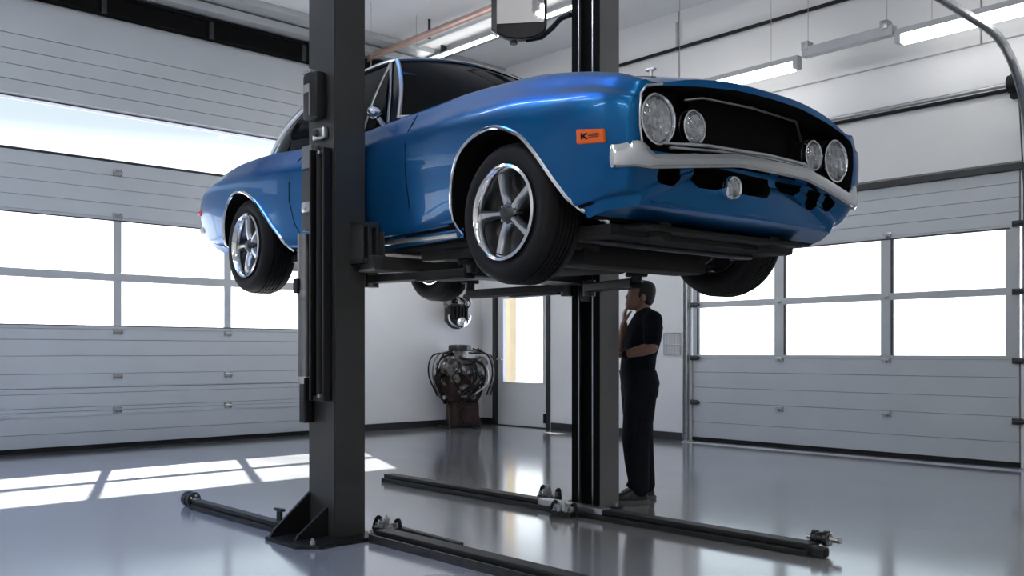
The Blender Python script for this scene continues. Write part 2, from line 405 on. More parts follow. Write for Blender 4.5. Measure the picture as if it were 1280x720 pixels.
# ---- right sectional garage door (door_2)
d2 = bpy.data.objects.new('door_2', None); COL.objects.link(d2); d2.matrix_world = RM @ Matrix.Translation((RD0, 0, 0))
tag(d2, 'silver sectional garage door with six windows, right wall', 'garage door', kind='structure')
def mapR(mb, a, b, z0, z1, p, q): mb.span((a - RD0, 0.06 - q, z0), (b - RD0, 0.06 - p, z1), bev=0.002)
section('door_panel', 0.06, 0.505, (0.255,), RD0 + 0.02, RD1 - 0.02, d2, mapR)
section('door_panel', 0.505, 1.06, (0.69, 0.885), RD0 + 0.02, RD1 - 0.02, d2, mapR)
section('door_panel', 2.37, 2.90, (2.50, 2.64, 2.78), RD0 + 0.02, RD1 - 0.02, d2, mapR)
pR = [(4.165, 5.25), (5.40, 6.55), (6.685, 7.815)]
fr = MB()
for z0, z1 in ((1.06, 1.10), (1.69, 1.765), (2.335, 2.37)): mapR(fr, RD0 + 0.02, RD1 - 0.02, z0, z1, 0.02, 0.055)
for a, b in ((RD0 + 0.02, 4.165), (5.25, 5.40), (6.55, 6.685), (7.815, RD1 - 0.02)): mapR(fr, a, b, 1.10, 2.335, 0.018, 0.052)
fr.build('window_frame', M['door_rib'], d2, 0)
gk = MB()
for a, b in ((5.375, 5.40), (6.66, 6.685), (4.14, 4.165)): mapR(gk, a, b, 1.10, 2.335, 0.03, 0.054)
mapR(gk, RD0 + 0.1, RD1 - 0.1, 2.335, 2.35, 0.03, 0.057)
gk.build('window_gasket', M['dark_steel'], d2, 0)
for a, b in pR:
    for z0, z1 in ((1.10, 1.69), (1.765, 2.335)):
        mb = MB(); mapR(mb, a - 0.005, b + 0.005, z0 - 0.004, z1 + 0.004, 0.028, 0.034); mb.build('pane', M['pane'], d2, 0)
mb = MB(); mapR(mb, RD0 + 0.01, RD1 - 0.01, 0.0, 0.06, 0.0, 0.054); mb.build('bottom_seal', M['seal'], d2, 0)
mb = MB(); mapR(mb, RD0 - 0.1, RD1 + 0.1, 2.90, 2.965, 0.03, 0.10); mb.build('top_seal', M['base'], d2, 0)
def hingeR(x, z, s=1.0):
    h = MB(); c = Vector((x - RD0, 0, z))
    h.box(c + Vector((0, 0.006, 0)), (0.10 * s, 0.012, 0.07 * s), bev=0.004)
    h.cyl(c + Vector((-0.045 * s, -0.012, 0)), c + Vector((0.045 * s, -0.012, 0)), 0.016 * s, seg=10)
    h.cyl(c + Vector((0, 0, -0.01)), c + Vector((0.0, -0.045, -0.015)), 0.018 * s, seg=10)
    h.build('hinge', M['steel'], d2)
for x in (5.325, 6.617):
    for z in (2.385, 1.05, 0.47): hingeR(x, z)
    hingeR(x, 1.725, 0.5)
for x, zz in ((RD0 + 0.04, (2.36, 1.73, 1.06, 0.5)), (RD1 - 0.03, (2.38, 1.72, 1.05, 0.46))):
    for z in zz:
        h = MB(); c = Vector((x - RD0, -0.005, z))
        h.box(c, (0.10, 0.02, 0.06), bev=0.004); h.cyl(c + Vector((-0.02, -0.03, 0)), c + Vector((0.10, -0.03, 0)), 0.022, seg=12)
        h.build('roller', M['dark_steel'], d2)
# tracks, shaft, end bracket of door_2
def track(name, x, label, turn):
    pts = [(x, -0.05, 0.02), (x, -0.05, 3.0)]
    for k in range(1, 9):
        a = k / 8 * PI / 2; pts.append((x, -0.05 - 1.0 * (1 - math.cos(a)), 3.0 + 1.0 * math.sin(a)))
    pts += [(x, -2.4, 4.02), (x, -4.2, 4.05)]
    if not turn: pts = [(x, -0.05, 0.02), (x, -0.05, 2.9)]
    t = MB()
    prof = [(-0.035, 0.02), (0.035, 0.02), (0.035, -0.02), (0.025, -0.02), (0.025, 0.012), (-0.025, 0.012), (-0.025, -0.02), (-0.035, -0.02)]
    rings = []
    for i, p in enumerate(pts):
        a = Vector(pts[max(i - 1, 0)]); b = Vector(pts[min(i + 1, len(pts) - 1)]); d = (b - a).normalized(); n = Vector((0, d.z, -d.y))
        rings.append([Vector(p) + Vector((u, 0, 0)) + n * w for u, w in prof])
    t.loft(rings)
    o = t.build(name, M['steel'], None, 0); room(o); tag(o, label, 'door track', kind='structure'); return o
track('trim_8', RD0 - 0.05, 'steel roller track on the left of the right garage door', False)
track('trim_9', RD1 + 0.09, 'steel roller track curving in over the right garage door', True)
sh = MB().cyl((4.0, -0.09, 3.72), (8.25, -0.09, 3.72), 0.022, seg=14)
o = struct(sh, 'trim_10', M['steel'], 'steel spring shaft above the right garage door', 'shaft', smooth=40)
MB().cyl((4.05, -0.06, 3.675), (8.2, -0.06, 3.675), 0.02, seg=12).build('spring', M['seal'], o)
for x in (4.1, 7.93): MB().box((x, -0.05, 3.70), (0.07, 0.12, 0.24), bev=0.01).cyl((x - 0.05, -0.09, 3.72), (x + 0.05, -0.09, 3.72), 0.085, seg=20).build('drum_bracket', M['seal'], o)
MB().tube([(7.98, -0.13, 3.7), (8.0, -0.13, 3.3), (8.02, -0.10, 2.7), (8.02, -0.08, 1.0)], 0.008, 6).build('lift_cable', M['dark_steel'], o)
tb = MB().span((RD0 - 0.05, -0.14, 0), (RD1 + 0.6, 0.05, 0.012), bev=0.003)
struct(tb, 'trim_11', M['satin'], 'bright metal threshold strip along the right garage door', 'threshold')

# ---- pedestrian door (door_3)
d3 = bpy.data.objects.new('door_3', None); COL.objects.link(d3); d3.matrix_world = RM @ Matrix.Translation((0.27, 0, 0))
tag(d3, 'white side door with a tall window in a dark frame', 'door', kind='structure')
MB().span((0, -0.03, 0), (0.07, 0.18, 2.09), bev=0.004).span((1.19, -0.03, 0), (1.26, 0.18, 2.09), bev=0.004).span((0, -0.03, 2.02), (1.26, 0.18, 2.09), bev=0.004).span((0.07, -0.02, 0), (1.19, 0.18, 0.014)).build('door_frame', M['base'], d3, 0)
lf = MB()
x0, x1, wz0, wz1 = 0.075, 1.185, 0.66, 1.96
lf.span((x0, 0.02, 0.01), (x1, 0.07, wz0), bev=0.003).span((x0, 0.02, wz1), (x1, 0.07, 2.015), bev=0.003)
lf.span((x0, 0.02, wz0), (0.19, 0.07, wz1), bev=0.003).span((1.10, 0.02, wz0), (x1, 0.07, wz1), bev=0.003)
lf.build('door_leaf', M['white'], d3, 0)
bd = MB()
for a, b in (((0.18, 0.01, wz0 - 0.01), (0.21, 0.075, wz1)), ((1.085, 0.01, wz0 - 0.01), (1.11, 0.075, wz1)), ((0.18, 0.01, wz0 - 0.02), (1.11, 0.075, wz0 + 0.015))): bd.span(a, b, bev=0.003)
bd.build('glazing_bead', M['white'], d3, 0)
MB().span((0.2, 0.04, wz0), (1.1, 0.046, wz1)).build('pane', M['pane'], d3, 0)
MB().span((1.13, -0.03, 0.08), (1.17, 0.03, 0.22), bev=0.008).build('door_stop', M['seal'], d3, 0)
MB().cyl((0.13, 0.02, 1.02), (0.13, -0.05, 1.02), 0.012, seg=10).cyl((0.13, -0.05, 1.02), (0.25, -0.05, 1.02), 0.012, seg=10).build('door_handle', M['satin'], d3)
o = MB().span((-5.0, 1.75, -0.16), (-1.25, 1.9, 2.7), bev=0.01).span((-5.05, 1.72, 2.7), (-1.22, 1.93, 2.78), bev=0.01).build('boundary_wall', M['cream'], None, 0)
room(o); tag(o, 'cream rendered wall outside, seen through the side door window', 'wall')

# ---- services
def pipe(name, pts, r, m, label, cat, seg=10):
    o = MB().tube(pts, r, seg).build(name, m); room(o); return tag(o, label, cat)
o = pipe('wall_conduit', [(0.6, -0.09, 5.01), (9.5, -0.09, 5.01)], 0.022, M['seal'], 'thin dark conduit high along the right wall', 'conduit')
for x in (3.9,): MB().span((x - 0.012, -0.10, 4.98), (x + 0.012, -0.05, 5.35)).build('hanger', M['steel'], o, 0)
o = pipe('ceiling_pipe', [(0.03, -2.28, 5.28), (8.0, -2.28, 5.28)], 0.045, M['copper'], 'copper pipe under the ceiling left of the back lift post', 'pipe')
MB().tube([(0.03, -2.16, 5.34), (8.0, -2.16, 5.34)], 0.03, 10).build('return_pipe', M['steel'], o)
for x in (1.5, 3.5, 5.5): MB().span((x - 0.006, -2.235, 5.24), (x + 0.006, -2.20, 5.5)).build('pipe_hanger', M['dark_steel'], o, 0)

def batten(x0, x1, y, z, label, group, tm='tube', at=None, rot=0.0):
    if at: z = at[2]
    t = thing('strip_light', label, 'strip light', at or ((x0 + x1) / 2, y, z), rot, group, RM)
    h = (x1 - x0) / 2
    MB().span((-h, -0.05, 0.06), (h, 0.05, 0.12), bev=0.008).build('housing', M['lamp_body'], t, 0)
    MB().box((0, 0, 0.022), (2 * h - 0.1, 0.10, 0.11), bev=0.03, seg=3).build('lamp_tube', M[tm], t)
    for s in (-1, 1):
        MB().box((s * (h - 0.03), 0, 0.03), (0.06, 0.1, 0.1), bev=0.01).build('end_cap', M['lamp_body'], t, 0)
        MB().cyl((s * (h - 0.35), 0, 0.12), (s * (h - 0.35), 0, CH - z), 0.003, seg=6).build('hanger_rod', M['steel'], t, 0)
    return t
LZ, LY = 4.215, -0.62
batten(4.0, 5.95, LY, LZ, 'lit strip light hung behind the car bonnet by the right wall', 'strip lights along the right wall')
batten(7.02, 9.3, LY, LZ, 'lit strip light at the top right corner of the photo', 'strip lights along the right wall')
br = thing('lamp_bracket', 'grey bracket bar joining the two strip lights on the right', 'bracket', (6.5, LY, LZ + 0.1), 0, None, RM)
MB().span((-0.5, -0.05, -0.02), (0.5, 0.05, 0.08), bev=0.008).build('bar', M['lamp_body'], br, 0)
for x in (-0.45, 0.42): MB().span((x - 0.05, -0.06, 0.05), (x + 0.03, 0.06, 0.14), bev=0.006).cyl((x, 0, 0.1), (x, 0, CH - LZ - 0.1 - 0.001), 0.003, seg=6).build('clamp', M['steel'], br)
tray = thing('strip_light', 'slim long strip light on a steel tray behind the hanging mirror', 'strip light', (2.0, -1.42, 5.33), 0, None, RM)
MB().span((-1.7, -0.05, 0.0), (4.0, 0.05, 0.015)).span((-1.7, -0.05, 0.015), (4.0, -0.04, 0.06)).span((-1.7, 0.04, 0.015), (4.0, 0.05, 0.06)).build('tray', M['steel'], tray, 0)
MB().span((-1.7, -0.105, -0.025), (4.0, -0.06, 0.015), bev=0.01).build('lamp_tube', M['tube'], tray, 0)
for x in (-1.2, 0.4, 2.0, 3.6): MB().span((x - 0.01, -0.05, 0.0), (x + 0.01, 0.05, 0.17)).build('hanger', M['dark_steel'], tray, 0)
# pendant lamp added out of sight behind the car to brighten the corner walls
batten(0.8, 2.2, 0, 0, 'strip light hidden behind the car, added to brighten the far corner', None, 'fill_tube', (1.5, -2.78, 3.3), PI / 2)
# unseen lamps added to raise the brightness of the hall
for x in (5.0, 10.0, 13.6):
    for y in (-7.6, -11.6):
        batten(x - 1.3, x + 1.3, y, 5.0, 'unseen ceiling strip light added to brighten the hall', 'added hall fill lights outside the frame', 'fill_tube')
# ------------------------------------------------------------------ the car (unit scale 1, baked to CS below)
CS = 1.05
YAW, PITCH = -0.877, 0.033
car = thing('car', 'glossy blue classic muscle car raised on the two post lift', 'car')
car.matrix_world = Matrix.Translation((-0.277 * CS, 6.106 * CS, H + 0.376 * CS)) @ Matrix.Rotation(YAW, 4, 'Z') @ Matrix.Rotation(PITCH, 4, 'Y')
# stations: x, zc, ysh, zsh, ymax, zmax, ylow, zlow, yrock, zbot
ST = np.array([
 (-2.63, .720, .66, .715, .70, .65, .68, .59, .62, .565),
 (-2.57, .790, .71, .775, .77, .66, .75, .56, .68, .52),
 (-2.42, .880, .735, .862, .835, .68, .81, .52, .74, .43),
 (-2.17, .935, .74, .937, .885, .70, .865, .48, .80, .345),
 (-1.85, .95, .74, .976, .908, .69, .90, .45, .82, .285),
 (-1.43, .96, .74, .985, .915, .67, .905, .42, .82, .25),
 (-1.00, .95, .745, .965, .895, .67, .885, .42, .79, .225),
 (-0.60, .94, .75, .948, .852, .69, .838, .42, .765, .215),
 (-0.20, .95, .745, .955, .822, .70, .805, .42, .755, .215),
 (0.20, .955, .74, .972, .820, .71, .805, .42, .755, .225),
 (0.60, .965, .74, .990, .845, .71, .83, .42, .765, .235),
 (0.95, .975, .745, 1.003, .888, .70, .872, .42, .78, .245),
 (1.43, .965, .75, .992, .918, .69, .905, .42, .80, .25),
 (1.75, .950, .765, .950, .915, .68, .898, .43, .825, .255),
 (1.95, .935, .785, .908, .926, .68, .90, .43, .835, .264),
 (2.10, .922, .812, .866, .922, .675, .89, .45, .825, .290),
 (2.20, .900, .822, .826, .886, .67, .86, .46, .74, .314)])
def pch(xs, ys, x):
    d = np.diff(ys) / np.diff(xs); h = np.diff(xs); m = np.zeros(len(xs))
    for i in range(1, len(xs) - 1):
        if d[i - 1] * d[i] > 0:
            w1 = 2 * h[i] + h[i - 1]; w2 = h[i] + 2 * h[i - 1]; m[i] = (w1 + w2) / (w1 / d[i - 1] + w2 / d[i])
    m[0] = d[0]; m[-1] = d[-1]
    i = min(max(int(np.searchsorted(xs, x)) - 1, 0), len(xs) - 2)
    t = (x - xs[i]) / h[i]
    return ((1 + 2 * t) * (1 - t) ** 2 * ys[i] + t * (1 - t) ** 2 * h[i] * m[i] + t * t * (3 - 2 * t) * ys[i + 1] + t * t * (t - 1) * h[i] * m[i + 1])
def sm(t): t = min(max(t, 0), 1); return t * t * (3 - 2 * t)
def catm(P, n):
    out = []; P = [2 * np.array(P[0]) - np.array(P[1])] + [np.array(p, float) for p in P] + [2 * np.array(P[-1]) - np.array(P[-2])]
    for i in range(1, len(P) - 2):
        for k in range(n):
            t = k / n; a, b, c, d = P[i - 1:i + 3]
            out.append(0.5 * ((2 * b) + (-a + c) * t + (2 * a - 5 * b + 4 * c - d) * t * t + (-a + 3 * b - 3 * c + d) * t ** 3))
    out.append(P[-2]); return out
def half(x):
    zc, ysh, zsh, ym, zm, yl, zl, yr, zb = [pch(ST[:, 0], ST[:, k], x) for k in range(1, 10)]
    P = [(0, zc), (ysh * .3, zc + .04 * (zsh - zc)), (ysh * .62, zc + .40 * (zsh - zc)), (ysh - .09, zsh - .006), (ysh - .01, zsh - .004), (ysh + .45 * (ym - ysh), zsh - .05 - .12 * (zsh - zm) ), (ym - .012, zm + .42 * (zsh - zm)),
         (ym, zm), (ym * .62 + yl * .38 + .004, zm * .55 + zl * .45), (yl, zl), (yl * .55 + yr * .45 + .012, zb + .40 * (zl - zb)), (yr + .01, zb + .05), (yr, zb)]
    return catm(P, 4)
def deform(v):
    x, y, z = v
    t = sm((x - 1.85) / .35)
    x += t * .055 * (1 - min(1, abs(y) / .82) ** 2)
    if z < .5: x -= t * (.5 - z) * .42
    return Vector((x, y, z))
xs = np.concatenate([np.linspace(-2.63, -2.4, 8)[:-1], np.linspace(-2.4, 1.9, 62)[:-1], np.linspace(1.9, 2.2, 10)])
rings = []
for x in xs:
    h = half(x); h = [(p[0], p[1]) for p in h]
    low = [(h[-1][0] * .6, h[-1][1]), (h[-1][0] * .2, h[-1][1])]
    R_ = h + low
    ring = [(x, -y, z) for y, z in R_] + [(x, y, z) for y, z in R_[::-1] if y > 1e-6]
    rings.append([deform(p) for p in ring])
def shrink(ring, f, dx):
    c = Vector((0, 0, 0))
    for p in ring: c += Vector(p)
    c /= len(ring)
    return [Vector((p[0] + dx, c.y + (p[1] - c.y) * f, c.z + (p[2] - c.z) * f)) for p in ring]
mb = MB()
pre = [shrink(rings[0], .5, -.012), shrink(rings[0], .96, -.012)]
post = [shrink(rings[-1], .985, .012), shrink(rings[-1], .93, .016), shrink(rings[-1], .5, .02)]
mb.loft(pre + rings + post)
body = mb.build('body', [M['paint'], M['pit']], car, 50)
tmp = body.data.copy(); bmt = bmesh.new(); bmt.from_mesh(tmp); BV = BVHTree.FromBMesh(bmt); bmt.free()
def side(x, z, off=0.0, s=-1):
    """point on the body side (s = -1 near side)"""
    hit = BV.ray_cast(Vector((x, 3 * s, z)), Vector((0, -s, 0)))
    if hit[0] is None: return Vector((x, s * .8, z))
    return hit[0] + hit[1] * off
def top(x, y, off=0.0):
    hit = BV.ray_cast(Vector((x, y, 3)), Vector((0, 0, -1)))
    return (hit[0] if hit[0] else Vector((x, y, .95))) + Vector((0, 0, off))
def front(y, z, off=0.0):
    hit = BV.ray_cast(Vector((5, y, z)), Vector((-1, 0, 0)))
    return (hit[0] if hit[0] else Vector((2.2, y, z))) + Vector((off, 0, 0))
# --- cutters
FA = [(.955, .15), (.985, .30), (1.002, .423), (1.03, .541), (1.10, .645), (1.232, .708), (1.39, .722), (1.552, .668), (1.666, .578), (1.789, .439), (1.947, .262), (2.0, .15)]
RA_ = [(-1.80, .15), (-1.80, .32), (-1.785, .45), (-1.75, .565), (-1.644, .675), (-1.466, .700), (-1.241, .612), (-1.049, .455), (-.90, .31), (-.80, .15)]
FAs = [tuple(p) for p in catm(FA, 4)]; RAs = [tuple(p) for p in catm(RA_, 4)]
cut = MB()
for arch in (FAs, RAs):
    for s in (-1, 1): cut.prism([(x, z) for x, z in arch], 1, s * .56, s * 1.1)
# grille pocket
gp = [(0, .866), (.25, .862), (.5, .838), (.72, .806), (.782, .788), (.806, .757), (.814, .66), (.80, .57), (.765, .535), (.5, .545), (.28, .57), (0, .575)]
gpo = gp + [(-y, z) for y, z in gp[::-1] if y > 0]
cut.prism(gpo, 0, 2.085, 2.6)
for a, b, z0, z1 in ((-.655, -.50, .415, .50), (-.41, .13, .425, .52), (.19, .41, .47, .52), (.47, .565, .415, .51), (.61, .70, .42, .50)):
    pl = [(a + .03, z0), (b - .03, z0), (b, z0 + .03), (b, z1), (a, z1), (a, z0 + .03)]
    cut.prism(pl, 0, 2.06, 2.6)
co = cut.build('cutter', M['pit'], None, 0)
bmx = bmesh.new(); bmx.from_mesh(co.data)
co.data.materials.clear(); co.data.materials.append(M['pit'])
bmx.free()
bo = body.modifiers.new('b', 'BOOLEAN'); bo.object = co; bo.operation = 'DIFFERENCE'; bo.solver = 'EXACT'; bo.use_self = True
try: bo.material_mode = 'TRANSFER'
except Exception: pass
co.parent = car
bpy.context.view_layer.update()
bake(body)
cm = co.data; bpy.data.objects.remove(co); bpy.data.meshes.remove(cm)
me = body.data
pit_i = [i for i, q in enumerate(me.materials) if q and q.name.startswith('wheel_well')]
for p in me.polygons:
    c = p.center
    if p.normal.z < -.75 and c.z < .42 and c.x < 2.0 and pit_i: p.material_index = pit_i[0]
me.polygons.foreach_set('use_smooth', [True] * len(me.polygons)); me.set_sharp_from_angle(angle=math.radians(40))

def part(mb, name, m, parent=car, smooth=40, label=None): return mb.build(name, m, parent, smooth, label)
# --- chrome arch trims
for arch in (FAs, RAs):
    for s in (-1, 1):
        pts = [side(x, z + .004, .006, s) for x, z in arch if z > .255]
        part(MB().tube(pts, .011, 8), 'arch_trim', M['chrome'])
# seams of door and bonnet line
def seam(pts, s=-1, r=.0035): return MB().tube([side(x, z, .0005, s) for x, z in pts], r, 6)
for s in (-1, 1):
    part(seam([(.488, .955), (.485, .86), (.487, .775), (.508, .62), (.53, .467), (.535, .30)], s), 'door_seam', M['pit'])
    part(seam([(-.775, .94), (-.79, .84), (-.815, .70), (-.81, .59), (-.76, .43), (-.66, .30)], s), 'door_seam', M['pit'])
    part(MB().tube([side(x, .262, .004, s) for x in np.linspace(-.75, .93, 20)], .016, 8, flat=.6), 'sill_trim', M['satin'])
    dh = MB(); p = side(-.55, .80, .012, s); dh.box(p + Vector((0, s * .012, 0)), (.16, .02, .028), bev=.008).cyl(p + Vector((.09, s * -.01, 0)), p + Vector((.09, s * .02, 0)), .016)
    part(dh, 'door_handle', M['chrome'])
# --- side markers
for s in (-1, 1):
    a = [side(x, z, 0, s) for x, z in ((1.96, .570), (2.115, .558), (2.115, .614), (1.96, .632))]
    n = (a[1] - a[0]).cross(a[3] - a[0]).normalized() * (1 if s < 0 else -1)
    if n.y * s < 0: n = -n
    mk = MB(); mk.loft([[p - n * .02 for p in a], [p + n * .012 for p in a]])
    bmesh.ops.bevel(mk.bm, geom=mk.bm.edges[:], offset=.004, segments=2, affect='EDGES')
    mo = part(mk, 'side_marker', M['orange'], label='orange side marker lamp')
    if s < 0:
        # dark emblem moulded on the marker: two blocks and thin bars
        def Q(u, v): return a[0] + (a[1] - a[0]) * u + (a[3] - a[0]) * v + n * .0135
        def quad(pts): e.grid([[Q(*pts[0]), Q(*pts[1])], [Q(*pts[3]), Q(*pts[2])]], .002)
        e = MB()
        quad([(.18, .30), (.24, .30), (.24, .72), (.18, .72)]); quad([(.24, .46), (.36, .30), (.44, .30), (.28, .56)]); quad([(.28, .46), (.44, .72), (.36, .72), (.24, .56)])
        for v0 in (.40, .50, .60): quad([(.46, v0), (.82, v0), (.82, v0 + .035), (.46, v0 + .035)])
        part(e, 'emblem', M['pit'], mo, 0)
    r0 = MB(); p = side(-2.40, .635, .004, s); r0.ball(p, (.05, .012, .022)); part(r0, 'side_marker', M['red'], label='small red rear side marker')
# --- bumpers
def bump_top(y):
    a = abs(y); return .518 + .060 * min(max((.76 - a) / .50, 0), 1) + .052 * sm((a - .735) / .085) - .022 * sm((a - .83) / .09)
def bumper(path, h_of, top_of, name, thick=.05):
    mbp = MB(); rings = []
    n = len(path)
    for i in range(n):
        a = Vector(path[max(i - 1, 0)]).to_3d(); b = Vector(path[min(i + 1, n - 1)]).to_3d(); d = (b - a).normalized(); nrm = Vector((d.y, -d.x, 0))
        p = Vector((path[i][0], path[i][1], 0)); zt = top_of(p.y); hh = h_of(p.y)
        prof = [(-thick, 0.0), (-.012, 0.0), (-.002, -.006), (.004, -hh * .35), (.006, -hh * .6), (0, -hh + .008), (-.010, -hh), (-thick, -hh)]
        rings.append([p + nrm * u + Vector((0, 0, zt + w)) for u, w in prof])
    mbp.loft(rings); return mbp
half_path = [(2.322, 0), (2.318, .15), (2.308, .3), (2.292, .45), (2.268, .60), (2.248, .72), (2.236, .79), (2.215, .855), (2.185, .905), (2.17, .922), (2.158, .926)]
sp = [tuple(p) for p in catm(half_path, 3)]
fp = [(x, -y) for x, y in sp[::-1]] + sp[1:]
part(bumper(fp, lambda y: .062 + .050 * sm((abs(y) - .735) / .085) - .014 * sm((abs(y) - .83) / .09), bump_top, 'b'), 'front_bumper', M['bumper'], smooth=30)
rp = [(-2.60, 0), (-2.62, .3), (-2.63, .55), (-2.60, .68), (-2.55, .76), (-2.46, .82)]
rs = [tuple(p) for p in catm(rp, 3)]
rfull = [(x + .005, y) for x, y in rs[::-1]] + [(x + .005, -y) for x, y in rs[1:]]
part(bumper(rfull, lambda y: .05, lambda y: .53, 'b', .04), 'rear_bumper', M['chrome'], smooth=30)
# --- grille: mesh insert, chrome outline, rails
gi = MB()
gi.prism([(-.40, .60), (.40, .60), (.40, .838), (-.40, .838)], 0, 2.086, 2.10)
gi.span((2.086, .39, .60), (2.13, .41, .84)).span((2.086, -.41, .60), (2.13, -.39, .84))
part(gi, 'grille', M['pit'], smooth=0)
gt = MB().tube([(2.155, -.47, .80), (2.165, -.36, .826), (2.175, 0, .838), (2.165, .36, .834), (2.15, .40, .815), (2.12, .48, .755)], .006, 6)
part(gt, 'grille_trim', M['satin'])
gt = MB().tube([(2.20, -.66, .580), (2.235, -.40, .600), (2.25, 0, .612), (2.235, .34, .614), (2.215, .42, .602), (2.17, .54, .57)], .008, 6).tube([(2.225, -.64, .560), (2.255, -.35, .58), (2.268, 0, .592), (2.25, .36, .592), (2.22, .52, .56)], .006, 6)
part(gt, 'grille_trim', M['satin'])
# thin bright edge around the pocket
ed = MB().tube([front(y, z, .004) if abs(y) > .01 else front(y, z, .004) for y, z in [(-.70, .815), (-.785, .797), (-.815, .762), (-.822, .70), (-.820, .63), (-.805, .56)]], .005, 6)
part(ed, 'nose_trim', M['satin'])
# --- headlamps: housing ring, reflector, glass
for y, r in ((-.683, .109), (.683, .109), (-.452, .075), (.470, .075)):
    xo = 2.185 if r > .1 else 2.19
    h = MB().lathe([(r * .86, -.02), (r * .98, -.02), (r * 1.03, 0), (r * 1.0, .014), (r * .93, .016), (r * .88, .006)], (xo, y, .678), (1, 0, 0), 40, closed=True)
    ho = part(h, 'headlight', M['chrome'])
    part(MB().lathe([(r * 1.02, -.10), (r * 1.04, -.012)], (xo, y, .678), (1, 0, 0), 32), 'lamp_bucket', M['black'], ho)
    part(MB().lathe([(.001, -.055), (r * .35, -.05), (r * .62, -.035), (r * .78, -.012), (r * .84, .004)], (xo, y, .678), (1, 0, 0), 36), 'reflector', M['lens'], ho)
    part(MB().ball((xo - .045, y, .678), (.018, .016, .016)).cyl((xo - .05, y, .678), (xo - .02, y, .678), .012), 'bulb', M['chrome'], ho)
    part(MB().lathe([(r * .90, .004), (r * .82, .018), (r * .6, .032), (r * .3, .04), (.001, .042)], (xo, y, .678), (1, 0, 0), 36), 'lens', M['clear'], ho)
# driving lamp in valance
fo = part(MB().lathe([(.040, -.02), (.052, -.02), (.054, .0), (.050, .012), (.042, .008)], (2.235, -.215, .437), (1, 0, 0), 32, closed=True).lathe([(.03, -.12), (.05, -.06), (.053, -.015)], (2.235, -.215, .437), (1, 0, 0), 28), 'driving_lamp', M['chrome'])
part(MB().lathe([(.001, -.03), (.025, -.02), (.042, .002)], (2.235, -.215, .437), (1, 0, 0), 28), 'reflector', M['lens'], fo)
part(MB().lathe([(.043, .004), (.03, .016), (.001, .02)], (2.235, -.215, .437), (1, 0, 0), 28), 'lens', M['clear'], fo)
part(MB().tube([Vector((front(y, z, 0).x - .004, y, z)) for y, z in [(-.66, .336), (-.5, .331), (0, .331), (.5, .331), (.66, .336)]], .010, 8), 'valance_lip', M['paint'])
# bonnet: pin and ornament, faint seam
part(MB().cyl(top(2.0, -.52, -.002), top(2.0, -.52, .035), .010).box(top(2.0, -.52, .038), (.05, .02, .012), bev=.004), 'bonnet_pin', M['satin'])
for s in (-1, 1): part(MB().tube([top(x, s * .62, .0005) for x in np.linspace(.75, 2.12, 24)], .003, 6), 'bonnet_seam', M['pit'])
# --- greenhouse
RAIL = [(-1.62, .60, 1.02), (-1.42, .61, 1.15), (-1.20, .615, 1.235), (-1.0, .615, 1.285), (-.70, .61, 1.34), (-.36, .605, 1.375), (-.12, .60, 1.385), (.035, .60, 1.378)]
RS = [Vector(p) for p in catm(RAIL, 6)]
crown = lambda u, h: h * (1 - u * u)
rows = []
for p in RS:
    if p.x < -1.02: continue
    hgt = .06 - .02 * sm((-.1 - p.x) / 1.0)
    rows.append([Vector((p.x + .05 * (1 - u * u) * sm((p.x + .5) / .5), p.y * u, p.z + crown(u, hgt))) for u in np.linspace(-1, 1, 21)])
part(MB().grid(rows, .02), 'roof', M['paint'])
part(MB().grid([[p - Vector((0, 0, .026)) for p in r] for r in rows], .004), 'headliner', M['seat'])
# rear glass
rb = []
for p in RS:
    if p.x > -1.0: continue
    rb.append([Vector((p.x - .05 * (1 - u * u), p.y * u * .98, p.z + crown(u, .042))) for u in np.linspace(-1, 1, 17)])
part(MB().grid(rb, .006), 'rear_window', M['glass_dark'])
